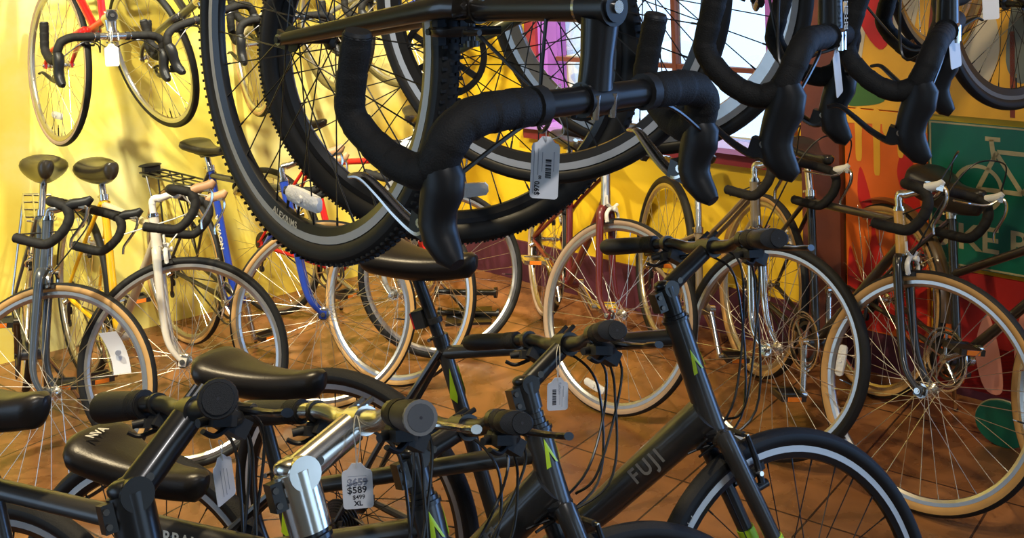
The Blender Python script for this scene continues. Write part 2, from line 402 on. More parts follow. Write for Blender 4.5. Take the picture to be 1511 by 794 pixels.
def add_drop(root, G, reach=1., hs=1., rtop=None, tape=M_TAPE, barm=M_ALU, hood='aero', hoodm=M_HOOD, leverm=M_ALU, deep=.13, rt=.0152, bare=.055, aux=False, cables=True, flare=0, cabm=None, rotb=0, thick=1.):
    F = front(G); w = G['bw']; bar = G['bar']; Rb = rotm(radians(-rotb), V(0, 1, 0)); o = bar
    T = lambda q: o + Rb @ (np.asarray(q) * V(reach if q[0] > 0 else 1, 1, 1))
    b = MB(); b.tube([T(V(0, -w / 2 + .05, 0)), T(V(0, 0, 0)), T(V(0, w / 2 - .05, 0))], .0133 if thick < 1.05 else .0158, barm, 16); b.xf(F); bo = b.build('handlebar', root)
    for s in (-1, 1):
        P = cr(drop_path(w, s, deep), 6)
        if flare:
            P = [q + V(0, s * max(0, -q[2]) * flare, 0) for q in P]
        k = next(i for i, q in enumerate(P) if abs(q[1]) > bare)
        t = MB(); rr = []; Q = [T(q) for q in P[k:]]; cum = [0]
        for i in range(1, len(Q)): cum.append(cum[-1] + np.linalg.norm(Q[i] - Q[i - 1]))
        tot = cum[-1]; nq = int(tot / .0034); QQ = []
        for i in range(nq + 1):
            d = tot * i / nq; a_ = max(x for x in range(len(Q) - 1) if cum[x] <= d + 1e-9); fr_ = (d - cum[a_]) / (cum[a_ + 1] - cum[a_]); QQ.append(Q[a_] * (1 - fr_) + Q[a_ + 1] * fr_)
            r_ = rt * thick if rtop is None else rtop + (rt - rtop) * min(1, max(0, (d / tot - .35) / .3))
            rr.append(r_ * (.965 + .075 * ((d / .030) % 1)))
        rr[0] *= .95; t.tube(QQ, rr, tape, 14); t.xf(F); tb = t.build('bar_tape', bo)
        e = MB(); dd = P[-1] - P[-2]; dd = dd / np.linalg.norm(dd)
        e.tube([T(P[-1] - dd * .002), T(P[-1] + dd * .004)], [rt * thick * .96, rt * thick * .8], M_MBK, 12); e.xf(F); e.build('bar_plug', tb)
        c = MB()
        if bare > .03: c.tube([T(V(0, s * (bare - .002), 0)), T(V(0, s * (bare + .012), 0))], (rtop or rt * thick) * 1.02, M_MBK, 14); c.xf(F); c.build('tape_band', tb)
        y = s * w / 2; h = MB(); lv = MB()
        if hood == 'sti':
            R = [(.062, -.004, .015, .015), (.080, .006, .019, .022), (.105, .008, .0185, .024), (.130, .006, .017, .021), (.155, .009, .0172, .0215), (.174, .020, .0165, .021), (.187, .038, .0135, .016), (.191, .050, .008, .009)]
            rings = []
            for i, (x, z, a1, a2) in enumerate(R):
                dx, dz = ((R[min(i + 1, 7)][0] - R[max(i - 1, 0)][0]), (R[min(i + 1, 7)][1] - R[max(i - 1, 0)][1])); l = hypot(dx, dz); nx, nz = -dz / l, dx / l
                rings.append(np.array([T(V(x + nx * a2 * hs * sin(q) / reach ** .5, y + a1 * hs * cos(q), z + nz * a2 * hs * sin(q))) for q in [2 * pi * j / 16 for j in range(16)]]))
            h.loft(rings, hoodm)
            P2 = cr([V(.165, y, .004), V(.182, y, -.012), V(.176, y + s * .004, -.045), V(.160, y + s * .010, -.080), V(.150, y + s * .016, -.105), V(.158, y + s * .02, -.122)], 5)
            lv.tube([T(q) for q in P2], [.012] * 5 + list(np.linspace(.012, .0065, len(P2) - 5)), leverm, 10, flat=.5)
            lv.box(T(V(.168, y, -.004)), (.012, .011, .018), M_BLK); lv.cyl(T(V(.160, y - .014, -.004)), T(V(.160, y + .014, -.004)), .005, M_ALU, 8)
        else:
            hm = hoodm
            R = [(.078, .002, .013, .014), (.095, .012, .013, .017), (.115, .020, .012, .016), (.135, .030, .011, .017), (.143, .044, .009, .010)] if hood == 'aero' else [(.080, .004, .011, .012), (.10, .012, .011, .013), (.118, .022, .010, .012), (.126, .034, .007, .008)]
            rings = []
            for i, (x, z, a1, a2) in enumerate(R):
                k2 = len(R) - 1; dx, dz = ((R[min(i + 1, k2)][0] - R[max(i - 1, 0)][0]), (R[min(i + 1, k2)][1] - R[max(i - 1, 0)][1])); l = hypot(dx, dz); nx, nz = -dz / l, dx / l
                rings.append(np.array([T(V(x + nx * a2 * hs * sin(q) / reach ** .5, y + a1 * hs * cos(q), z + nz * a2 * hs * sin(q))) for q in [2 * pi * j / 12 for j in range(12)]]))
            h.loft(rings, hm)
            P2 = cr([V(.120, y, .020), V(.140, y, .012), V(.147, y, -.02), V(.137, y, -.06), V(.128, y, -.09), V(.134, y, -.115)], 5)
            lv.tube([T(q) for q in P2], list(np.linspace(.0085, .0055, len(P2))), leverm, 8, flat=.65)
            lv.box(T(V(.125, y, .014)), (.010, .008, .008), leverm)
        h.xf(F); hh = h.build('brake_hood', bo, smooth=60); lv.xf(F); lv.build('brake_lever', hh)
        if aux:                        # extension lever under the bar top
            a = MB(); P3 = cr([V(.118, y - s * .012, .008), V(.10, y - s * .03, -.012), V(.06, y - s * .07, -.020), V(.045, y - s * .13, -.020)], 5)
            a.tube([T(q) for q in P3], .005, leverm, 8, flat=.7); a.xf(F); a.build('extension_lever', hh)
        if cables:
            cm = cabm or M_CAB; c = MB()
            end = G['hb'] - G['u'] * .01 + G['p'] * .03 if s > 0 else G['top'] - G['p'] * .10 - G['u'] * .04
            st = V(.125, y, .035) if not aux else V(.12, y, .04)
            if hood == 'sti' or not aux: P4 = [T(V(.085, y * .98, .016)), T(V(.02, y * .55, .012)), T(V(.035, y * .25, -.012)), T(V(.06, y * .1, -.06)), end]
            else: P4 = [T(st), T(V(.13, y * .8, .12)), T(V(.08, y * .35, .10)), T(V(.04, y * .1, -.02)), end]
            c.tube(cr(P4, 7), .0026, cm, 6); c.xf(F); c.build('brake_cable', root)
    return bo
def add_flat(root, G, barm=M_BLK, grip='ergo', levers=M_BLK, rise=.012, cables=True, endm=None, thr=1.):
    F = front(G); w = G['bw']; o = G['bar']; b = MB()
    half = [V(0, 0, 0), V(0, .045, 0), V(.0, .075, rise * .2), V(-.008, .115, rise * .9), V(-.02, .155, rise), V(-.06, w / 2, rise * .8)]
    L = cr([V(q[0], -q[1], q[2]) for q in half][::-1], 5); Rr = cr(half, 5); P = L + Rr[1:]
    b.tube([o + q for q in P], [.0112 * (1.15 if thr > 1.14 else 1) + .0046 * max(0, 1 - abs(q[1]) / .09) for q in P], barm, 14); b.xf(F); bo = b.build('handlebar', root)
    for s in (-1, 1):
        a = V(-.02 - .04 * .05, s * .165, rise); e = V(-.06, s * (w / 2 + .004), rise * .8); d = e - a; l = np.linalg.norm(d); d = d / l
        fw = V(1, 0, 0) - d * d[0]; fw = fw / np.linalg.norm(fw); up = np.cross(d, fw) * (1 if np.cross(d, fw)[2] > 0 else -1)
        g = MB(); rings = []
        prof = [(0, .0150, .0150), (.012, .0158, .0158), (.03, .0152, .0152)] + ([(.05, .0155, .016), (.08, .0165, .022), (.105, .0165, .026), (.125, .0165, .026), (.134, .0158, .024), (.137, .010, .015)] if grip == 'ergo' else [(.06, .0165, .0165), (.10, .0175, .0175), (.128, .0182, .0182), (.134, .017, .017), (.135, .012, .012)])
        k = l / .137
        for t, rz, rx in prof:
            c = o + a + d * t * k - (fw * (rx - rz) * .75 if grip == 'ergo' else 0)
            rings.append(np.array([c + fw * rx * thr * cos(q) + up * rz * thr * sin(q) for q in [2 * pi * j / 18 for j in range(18)]]))
        g.loft(rings, M_GRIP); g.xf(F); go = g.build('grip', bo, smooth=50)
        ec = MB(); c = o + a + d * l; ec.tube([c - d * .004, c + d * .003], [.0145 * thr, .0138 * thr], endm or M_GRIP, 18)
        if endm: ec.tube([c - d * .008, c + d * .0015], .0178 * thr, M_GREY, 18)
        ec.cyl(c + d * .0028, c + d * .0035, .002, M_INK, 8); ec.xf(F); ec.build('end_cap', go)
        r = MB()
        for i in range(9): r.tube([o + a + d * (.002 + i * .0035) * k, o + a + d * (.0042 + i * .0035) * k], .0163 * thr, M_GRIP, 16)
        r.xf(F); r.build('grip_shifter', bo)
        lv = MB(); c = o + V(-.012, s * .135, rise)
        lv.cyl(c + V(0, -.007, 0), c + V(0, .007, 0), .0165, M_BLK, 14)
        lv.tube(cr([c + V(.008, 0, -.006), c + V(.030, s * .006, -.012), c + V(.044, s * .022, -.014)], 4), .0105, M_BLK, 10, flat=.8)
        lv.cyl(c + V(.022, -s * .028, -.010), c + V(.028, s * .0, -.011), .0055, M_ALU, 10)
        P3 = cr([c + V(.036, s * .014, -.014), c + V(.050, s * .045, -.018), c + V(.052, s * .085, -.020), c + V(.038, s * .125, -.020), c + V(.040, s * .148, -.020)], 5)
        lv.tube(P3, [.0085] * 5 + [.0078] * (len(P3) - 6) + [.0095], levers, 10, flat=.62)
        lv.xf(F); lv.build('brake_lever', bo)
        sh = MB(); sh.box(c + V(.020, s * -.004, -.030), (.026, .017, .012), M_MBK, [V(.9, 0, -.43), V(0, 1, 0), V(.43, 0, .9)])
        sh.box(c + V(.000, s * .016, -.028), (.016, .022, .007), M_MBK); sh.cyl(c + V(-.03, s * .018, -.030), c + V(-.012, s * .012, -.026), .006, M_MBK, 10)
        sh.cyl(c + V(.020, -s * .022, -.030), c + V(.034, -s * .050, -.026), .0052, M_MBK, 10); sh.cyl(c + V(.034, -s * .050, -.026), c + V(.038, -s * .058, -.025), .004, M_ALU, 10)
        sh.sph(c + V(.012, s * .010, -.024), (.024, .022, .014), M_MBK, 12); sh.cyl(c + V(.018, 0, -.010), c + V(.018, 0, -.002), .004, M_ALU, 8)
        sh.tube(cr([c + V(.010, s * .016, -.036), c + V(-.012, s * .034, -.046), c + V(-.030, s * .040, -.040)], 4), .006, M_MBK, 8, flat=.6)
        sh.xf(F); sh.build('shifter', bo)
        if cables:
            for i, (dx, dz, ex) in enumerate(((.10, .0, 0), (.085, -.03, 1))):
                c0 = c + V(.03 + .004 * i, -s * .030, -.012 - .02 * i)
                if i == 0 and s < 0: end = G['crown'] + G['p'] * .045 + V(0, .02, .01)
                else: end = G['hb'] - G['p'] * .06 + G['u'] * (-.01 - .015 * i) + V(0, s * -.02, 0)
                mid = G['hb'] + G['p'] * (.075 + .02 * i) + V(0, s * .02, .03 - .03 * i)
                cb = MB(); cb.tube(cr([c0, c0 + V(.03, -s * .045, .0), o + V(dx, s * .03, dz - .05), mid, end], 8), .0025, M_CAB, 7); cb.xf(F); cb.build('cable', root)
    return bo
def add_vbrake(root, G, m=M_BLK):
    F = front(G); u, p = G['u'], G['p']; fh = G['FH']; rr = G['rw'] - .03
    for s in (-1, 1):
        b = MB(); base = fh + u * (rr - .05) + V(0, s * .035, 0) - p * G['rake'] * .6 + p * .026
        topp = base + u * .10 + V(0, s * .006, 0)
        b.tube([base, base + u * .05 + p * .005, topp], [.0075, .0065, .005], m, 8); b.cyl(base - p * .02, base + p * .012, .008, m, 10)
        b.box(base + u * .024 + V(0, -s * .012, 0), (.026, .006, .007), M_MBK, [p * .9 + u * .2, V(0, 1, 0), u]); b.cyl(base + u * .024 + V(0, -s * .014, 0), base + u * .024 + V(0, s * .012, 0), .005, M_ALU, 8)
        b.xf(F); b.build('brake_arm', root)
    b = MB(); tp = fh + u * (rr + .05) - p * G['rake'] * .6 + p * .026
    b.tube(cr([tp + V(0, -.045, 0), tp + V(0, 0, .002), tp + V(0, .045, -.002), tp + V(0, .075, .015), tp + V(0, .085, .05)], 5), .0026, M_ALU, 6)
    b.tube([tp + V(0, -.03, 0), tp + V(0, .02, .002)], .006, M_MBK, 8); b.xf(F); b.build('brake_noodle', root)
def add_caliper(root, G, m=M_ALU, rear=False):
    u, p = G['u'], G['p']
    if rear:
        q = G['stt'] * .55 + G['RH'] * .45; dirr = (G['RH'] - G['stt']); dirr = dirr / np.linalg.norm(dirr); c = q + V(.0, 0, 0) + V(-dirr[2], 0, dirr[0]) * .02; dn = dirr; fw = V(-dirr[2], 0, dirr[0]) * (1 if -dirr[2] < 0 else -1); F = lambda v: v - G['piv']
    else: c = G['crown'] + p * .030 - u * .004; dn = -u; fw = p; F = front(G)
    b = MB(); b.cyl(c - fw * .03, c + fw * .018, .005, m, 10); b.cyl(c + fw * .012, c + fw * .02, .009, m, 12)
    for s in (-1, 1):
        b.tube(cr([c + V(0, -s * .030, 0) - dn * .022, c - dn * .010 + V(0, -s * .010, 0), c + V(0, s * .014, 0) - dn * .004, c + V(0, s * .034, 0) + dn * .018, c + V(0, s * .030, 0) + dn * .045], 4), [.0065] * 8 + [.0075] * 9, m, 8, flat=.7)
        b.box(c + V(0, s * .019, 0) + dn * .044, (.018, .0065, .006), M_MBK, [fw, V(0, 1, 0), dn]); b.cyl(c + V(0, s * .022, 0) + dn * .044, c + V(0, s * .038, 0) + dn * .044, .0045, m, 8)
    b.cyl(c + V(0, -.030, 0) - dn * .022, c + V(0, -.030, 0) - dn * .050, .004, m, 8)
    b.xf(F); return b.build('brake_caliper', root)
def add_crank(root, G, ang=-20, m=M_ALU, ring=.088, rings=2, pedal=M_DK, guard=False, plat=False, reflector=True, ch=True):
    pv = G['piv']; BB = G['BB'] - pv; RH = G['RH'] - pv
    b = MB()
    for s in (-1, 1):                  # s=-1: the drive side
        a = radians(ang) + (0 if s < 0 else pi); d = V(cos(a), 0, sin(a)); e = BB + V(0, s * .062, 0) + d * .170
        b.tube([BB + V(0, s * .044, 0), BB + V(0, s * .050, 0) + d * .05, e], [.0155, .0125, .0115], m, 10, flat=.8); b.cyl(BB + V(0, s * .036, 0), BB + V(0, s * .058, 0), .016, m, 12); b.cyl(e + V(0, -.01, 0), e + V(0, .01, 0), .013, m, 10)
    for i in range(rings):
        r0 = ring - i * .022; y = -.043 + i * .007
        b.ring([(r0, y), (r0, y - .003), (r0 - .011, y - .003), (r0 - .011, y)], m if i == 0 else M_DK, 44, y0=0)
        n0 = len(b.v) - 1; b.v[n0] = b.v[n0] + BB
    for j in range(5):
        a = radians(ang) + j * 2 * pi / 5; d = V(cos(a), 0, sin(a)); b.tube([BB + V(0, -.046, 0) + d * .012, BB + V(0, -.044, 0) + d * (ring - .008)], [.009, .006], m, 8, flat=.5)
    if guard:
        b.ring([(ring + .012, -.048), (ring + .012, -.051), (ring + .006, -.051), (ring + .006, -.048)], m, 44); b.v[-1] = b.v[-1] + BB
    c = b.build('crankset', root)
    for s in (-1, 1):
        a = radians(ang) + (0 if s < 0 else pi); d = V(cos(a), 0, sin(a)); e = BB + V(0, s * .062, 0) + d * .170
        p = MB(); p.cyl(e, e + V(0, s * .10, 0), .006, M_DK, 8); y0 = s * .018
        for x in (-.036, .036): p.box(e + V(x, s * .055, 0), (.006, .044, .009), pedal)
        for y in (.016, .096): p.box(e + V(0, s * y, 0), (.036, .005, .008), pedal)
        if plat: p.box(e + V(0, s * .055, 0), (.030, .036, .006), pedal)
        po = p.build('pedal', c)
        if reflector:
            for x in (-.043, .043): MB().box(e + V(x, s * .055, 0), (.002, .024, .007), M_ORG).build('pedal_reflector', c)
    if ch:                             # chain loop
        t = MB(); rr = ring - .022 * 0 - .004; rs = .034; y = -.046; P = []
        d = RH - BB; L = hypot(d[0], d[2]); base = atan2(d[2], d[0])
        for i in range(15): a = base - pi / 2 - i * pi / 14; P.append(BB + V(rr * cos(a), y, rr * sin(a)))
        P = P[::-1]
        for i in range(9): a = base + pi / 2 - i * pi / 8; P.append(RH + V(rs * cos(a), y, rs * sin(a)))
        t.tube(P[::1], .0038, M_DK, 6, closed=True, flat=.7); t.build('chain', root)
        r = MB(); h = RH + V(.012, -.058, -.028)
        r.cyl(h + V(0, 0, .01), h + V(0, -.022, .0), .012, m, 10); r.tube([h, h + V(.01, -.004, -.03), h + V(-.012, .004, -.09)], [.008, .007, .006], M_DK, 8, flat=.6)
        for z in (-.035, -.088): r.ring([(.015, -.003), (.015, .003), (.004, .003), (.004, -.003)], M_MBK, 14); r.v[-1] = r.v[-1] + h + V(0 if z > -.05 else -.012, .006, z)
        r.build('rear_derailleur', root)
def add_rack(root, G, m=M_ALU, lamp=False, wide=.055):
    pv = G['piv']; z = G['rw'] * 2 + .035; x0, x1 = -.24, G['stt'][0] - .03; b = MB(); RH = G['RH']
    for y in (-wide, wide): b.tube(cr([V(x1, y * .6, z), V(x1 - .06, y, z), V(x0 + .02, y, z), V(x0, y * .8, z)], 4), .0045, m, 8)
    for y in (-wide * .33, wide * .33): b.tube([V(x1 - .02, y, z), V(x0, y, z)], .0035, m, 6)
    for i in range(4): x = x0 + (x1 - x0) * (i + .1) / 3.6; b.tube([V(x, -wide, z), V(x, wide, z)], .004, m, 6)
    b.tube(cr([V(x0, -wide, z), V(x0 - .012, 0, z), V(x0, wide, z)], 5), .0045, m, 8)
    for s in (-1, 1):
        for x in (x0 + .05, x0 + .16): b.tube([V(x, s * wide, z), V(RH[0] - .0, s * .07, RH[2] + .03)], .004, m, 6)
        b.tube([V(x1, s * wide * .6, z), G['stt'] + V(-.01, s * .016, -.04)], .0035, m, 6)
    b.xf(lambda v: v - pv); r = b.build('rear_rack', root)
    if lamp:
        l = MB(); l.box(V(x0 - .01, 0, z + .0) - pv, (.012, .038, .022), M_MBK); l.sph(V(x0 - .02, 0, z + .026) - pv, (.03, .055, .008), M_MBK, 12); l.cyl(V(x0 - .022, 0, z) - pv, V(x0 - .027, 0, z) - pv, .010, M_RED, 12); l.build('rack_lamp', r)
    return r
def add_fender(root, G, m, rear=True, a0=-20, a1=170, front_w=False):
    c = (G['RH'] if not front_w else G['FH']); rr = G['rw'] + .012; b = MB(); rings = []
    for i in range(37):
        a = radians(a0 + (a1 - a0) * i / 36); d = V(cos(a), 0, sin(a)); ring = []
        for q in range(7): t = -1 + q / 3; ring.append(c + d * (rr + .012 * (1 - t * t)) + V(0, .026 * t, 0))
        for q in range(6, -1, -1): t = -1 + q / 3; ring.append(c + d * (rr + .010 * (1 - t * t)) + V(0, .025 * t, 0))
        rings.append(np.array(ring))
    b.loft(rings, m)
    for s in (-1, 1):
        for a in (40, 120) if not front_w else (60, 10): d = V(cos(radians(a)), 0, sin(radians(a))); b.tube([c + V(0, s * .06, .01), c + d * rr + V(0, s * .026, 0)], .0022, M_ALU, 6)
    F = front(G) if front_w else (lambda v: v - G['piv'])
    b.xf(F); return b.build('mudguard', root, smooth=60)
def kickstand(root, G, m=M_ALU):
    BB = G['BB'] - G['piv']; b = MB(); a = BB + V(-.07, .03, -.02); Mi = G['Mr'].T
    end = a + V(-.10, .16, 0); end[2] = 0
    # foot on the floor in world space: height from lean
    w = G['Mr'] @ end + V(0, 0, G['z']); end = end + Mi @ V(0, 0, .012 - w[2])
    b.tube([a, a * .92 + end * .08 + V(0, .01, 0), end], [.009, .008, .0075], m, 10); b.sph(end, .010, M_MBK, 8); b.box(a, (.02, .02, .008), m)
    b.build('kickstand', root)

def wheels(root, G, kf, kr=None, rf=(), rr=(), cog=True, ph=.1, rph=.3):
    kr = kr or kf; kf = dict(kf, rw=G['rw']); kr = dict(kr, rw=G['rw']); F = front(G)
    fw = wheel('front_wheel', root, kf, G['S'], F(G['FH']), ph, rf)
    rw = wheel('rear_wheel', root, kr, np.eye(3), G['RH'] - G['piv'], rph, rr, cog)
    return fw, rw
ROAD = dict(tr=.0125, side=M_SID, rim=M_RIM)
GUM = dict(tr=.0135, side=M_GUM, rim=M_RIM)
GUML = dict(tr=.0135, side=M_GUML, rim=M_RIM)
HYBW = dict(tr=.0185, side=M_SID, rim=M_BLK, track=M_TRK, rim_d=.020, rimw=.011, spoke=M_BSP, hub=M_BLK, hyb=1, rsp=.0012)

def bicycle(g, label, group=None, name='bicycle'):
    G = geom(g); root = empty(name, G['M']); tag(root, label, 'bicycle', group); return root, G
def vintage(g, label, fc, kf=ROAD, kr=None, fork=None, tip=None, sad=M_LEA, sadL=.27, sadw=.15, stilt=0, post=M_ALU, stemm=M_ALU, mixte=False, low=False, lug=None, stay=None,
            seatc=None, topc=None, headc=None, rf=(), rr=(), drop={}, crank={}, ph=.1, calm=M_ALU, pillow=0, group='used road bicycles standing on the tiled floor', stand=True, crown=None, cal=True):
    root, G = bicycle(g, label, group)
    add_frame(root, G, fc, mixte=mixte, low=low, lug=lug, stay=stay, seatc=seatc, topc=topc, headc=headc); add_fork(root, G, fork or fc, tip, crown=crown)
    add_saddle(root, G, sad, sadL, sadw, stilt, post, pillow=pillow); add_stem(root, G, 'quill', stemm)
    if drop is not None: add_drop(root, G, **drop)
    if cal: add_caliper(root, G, calm); add_caliper(root, G, calm, True)
    add_crank(root, G, **crank); w = wheels(root, G, kf, kr, rf, rr, ph=ph)
    if stand: kickstand(root, G)
    return root, G, w

def hanging(g, label, fc, k, stemm=M_BLK, sti=True, bigbar=True, drop={}, rf=(), group='drop bar bicycles hung nose down by the rear wheel', head=True, flat=False, stay=None, stemkind='ahead', cal=True, forkm=None, sad=M_LEA, fork_dec=None):
    root, G = bicycle(dict(g), label, group)
    add_frame(root, G, fc, hyb=False, stay=stay); add_fork(root, G, forkm or fc, straight=bigbar, r=.0125)
    add_saddle(root, G, sad); add_stem(root, G, stemkind, stemm)
    if flat: add_flat(root, G, cables=False)
    else: add_drop(root, G, **drop)
    if cal: add_caliper(root, G, M_BLK if bigbar else M_ALU)
    add_crank(root, G, m=M_BLK if bigbar else M_ALU); w = wheels(root, G, k, rf=rf)
    return root, G, w
# ==SCENE==
# ------------------------------------------------------------------ camera
CF, CX, CH, CP, CRL = 1600., 755.5, 1.7, radians(5.), radians(2.5)
CY = -100 + CF * tan(CP)
fwv = V(0, cos(CP), -sin(CP)); rt0 = V(1, 0, 0); up0 = V(0, sin(CP), cos(CP))
CR = cos(CRL) * rt0 - sin(CRL) * up0; CU = sin(CRL) * rt0 + cos(CRL) * up0; EYE = V(0, 0, CH)
cd = bpy.data.cameras.new('camera'); cam = bpy.data.objects.new('camera', cd); COL.objects.link(cam)
cam.matrix_basis = m4(np.array([CR, CU, -fwv]).T, EYE)
cd.sensor_width = 36; cd.lens = CF / 1511 * 36; cd.shift_y = -(397 - CY) / 1511; cd.clip_start = .02; cd.clip_end = 200
SC.camera = cam
def at(px, py, Y):
    d = fwv + CR * (px - CX) / CF - CU * (py - CY) / CF
    return EYE + d * (Y / d[1])

# ------------------------------------------------------------------ setting
CO = V(-.465, 5.63); DL = V(-.812, -.584); DR = V(.722, -.691); DR = DR / np.linalg.norm(DR); DL = DL / np.linalg.norm(DL)
NL = V(DL[1], -DL[0]) * 1.; NL = NL if NL @ V(1, -1) > 0 else -NL        # into the room
NR = V(DR[1], -DR[0]); NR = NR if NR @ V(-1, -1) > 0 else -NR
def wl(s, z=0, off=0): q = CO + DL * s + NL * off; return V(q[0], q[1], z)
def wr(s, z=0, off=0): q = CO + DR * s + NR * off; return V(q[0], q[1], z)
def slab(mb, P, s0, s1, z0, z1, o0, o1, m):
    v = [P(s, z, o) for s in (s0, s1) for z in (z0, z1) for o in (o0, o1)]
    mb.add(v, [(0, 1, 3, 2), (4, 6, 7, 5), (0, 4, 5, 1), (2, 3, 7, 6), (0, 2, 6, 4), (1, 5, 7, 3)], m)
def wall_mat(name, c1, c2, c3):
    m = bpy.data.materials.new(name); N, L = nodes(m); b = N['Principled BSDF']; b.inputs['Roughness'].default_value = .55
    tc = N.new('ShaderNodeTexCoord'); n = N.new('ShaderNodeTexNoise'); n.inputs['Scale'].default_value = 1.6; n.inputs['Detail'].default_value = 6; n.inputs['Roughness'].default_value = .55
    r = N.new('ShaderNodeValToRGB'); e = r.color_ramp.elements; e[0].position = .32; e[0].color = (*c1, 1); e[1].position = .68; e[1].color = (*c3, 1)
    q = e.new(.5); q.color = (*c2, 1)
    L.new(tc.outputs['Object'], n.inputs['Vector']); L.new(n.outputs['Fac'], r.inputs['Fac']); L.new(r.outputs['Color'], b.inputs['Base Color'])
    n2 = N.new('ShaderNodeTexNoise'); n2.inputs['Scale'].default_value = 60; bp = N.new('ShaderNodeBump'); bp.inputs['Strength'].default_value = .12
    L.new(tc.outputs['Object'], n2.inputs['Vector']); L.new(n2.outputs['Fac'], bp.inputs['Height']); L.new(bp.outputs['Normal'], b.inputs['Normal'])
    return m
M_WL = wall_mat('sponged yellow paint with light mixed in', (.74, .52, .035), (.84, .69, .12), (.87, .80, .34))  # sponging is paint; the paler tone puts the cool light into the colour
M_WR = wall_mat('golden yellow paint', (.66, .40, .008), (.74, .47, .012), (.78, .52, .03))
M_PUR = mat('deep purple paint', (.085, .018, .035), .5, noise=.2, nscale=6)
M_MAR = mat('maroon paint', (.25, .025, .035), .4)
M_VIO = mat('violet paint', (.30, .10, .45), .4)
M_CEIL = mat('ceiling paint', (.55, .50, .42), .8)
M_PIL = mat('brown wood post', (.13, .035, .018), .45, noise=.4, nscale=12)
f = bpy.data.materials.new('terracotta tile'); N, L = nodes(f); b = N['Principled BSDF']
tc = N.new('ShaderNodeTexCoord'); mp = N.new('ShaderNodeMapping'); mp.inputs['Rotation'].default_value = (0, 0, radians(38)); br = N.new('ShaderNodeTexBrick')
br.offset = 0; br.inputs['Scale'].default_value = 1; br.inputs['Brick Width'].default_value = .40; br.inputs['Row Height'].default_value = .40; br.inputs['Mortar Size'].default_value = .004; br.inputs['Mortar Smooth'].default_value = .3
br.inputs['Color1'].default_value = (.20, .078, .026, 1); br.inputs['Color2'].default_value = (.27, .115, .040, 1); br.inputs['Mortar'].default_value = (.045, .022, .012, 1)
n = N.new('ShaderNodeTexNoise'); n.inputs['Scale'].default_value = 7; n.inputs['Detail'].default_value = 8; n.inputs['Distortion'].default_value = .6
rp = N.new('ShaderNodeMapRange'); rp.inputs['From Min'].default_value = .3; rp.inputs['From Max'].default_value = .7; rp.inputs['To Min'].default_value = .55; rp.inputs['To Max'].default_value = 1.35
vm = N.new('ShaderNodeVectorMath'); vm.operation = 'SCALE'
L.new(tc.outputs['Object'], mp.inputs['Vector']); L.new(mp.outputs['Vector'], br.inputs['Vector']); L.new(tc.outputs['Object'], n.inputs['Vector']); L.new(n.outputs['Fac'], rp.inputs['Value'])
L.new(br.outputs['Color'], vm.inputs[0]); L.new(rp.outputs['Result'], vm.inputs['Scale']); L.new(vm.outputs['Vector'], b.inputs['Base Color'])
r2 = N.new('ShaderNodeMapRange'); r2.inputs['To Min'].default_value = .16; r2.inputs['To Max'].default_value = .40; L.new(n.outputs['Fac'], r2.inputs['Value']); L.new(r2.outputs['Result'], b.inputs['Roughness'])
bp = N.new('ShaderNodeBump'); bp.inputs['Strength'].default_value = .25; bp.inputs['Distance'].default_value = .004; L.new(br.outputs['Fac'], bp.inputs['Height']); bp.invert = True; L.new(bp.outputs['Normal'], b.inputs['Normal'])
M_FLR = f
struct(MB().box(V(0, .8, -.05), (6.5, 6.4, .05), M_FLR).build('floor', smooth=0))
W = MB(); slab(W, wl, 0, 7.2, 0, 3.3, 0, -.15, M_WL); struct(W.build('wall_left', smooth=0))
S0, S1, Z0, Z1 = .80, 2.10, .80, 2.35
W = MB(); slab(W, wr, 0, S0, 0, 3.3, 0, -.15, M_WR); slab(W, wr, S1, 3.9, 0, 3.3, 0, -.15, M_WR); slab(W, wr, S0, S1, 0, Z0, 0, -.15, M_WR); slab(W, wr, S0, S1, Z1, 3.3, 0, -.15, M_WR)
struct(W.build('wall_right', smooth=0))
W = MB(); slab(W, wr, 0, 7.5, 0, .20, .012, 0, M_PUR); struct(W.build('baseboard_right', smooth=0))
struct(MB().box(V(0, .8, 3.35), (6.5, 6.4, .05), M_CEIL).build('ceiling', smooth=0))
# front wall of the shop (behind the camera) with wide storefront openings
M_FW = mat('shop front paint', (.42, .36, .26), .8)
W = MB(); Yf = -3.4
for x0, x1, z0, z1 in ((-6.5, 6.5, 2.75, 3.3), (-6.5, 6.5, 0, .5), (-6.5, 1.4, .5, 2.75), (2.2, 6.5, .5, 2.75)): W.box(V((x0 + x1) / 2, Yf, (z0 + z1) / 2), ((x1 - x0) / 2, .08, (z1 - z0) / 2), M_FW)
struct(W.build('wall_front', smooth=0))
W = MB(); slab(W, wr, 3.9, 7.5, 0, .5, 0, -.15, M_WR); slab(W, wr, 3.9, 7.5, 2.5, 3.3, 0, -.15, M_WR); slab(W, wr, 6.0, 7.5, .5, 2.5, 0, -.15, M_WR); slab(W, wr, 3.9, 4.2, .5, 2.5, 0, -.15, M_WR)
struct(W.build('wall_side', smooth=0))
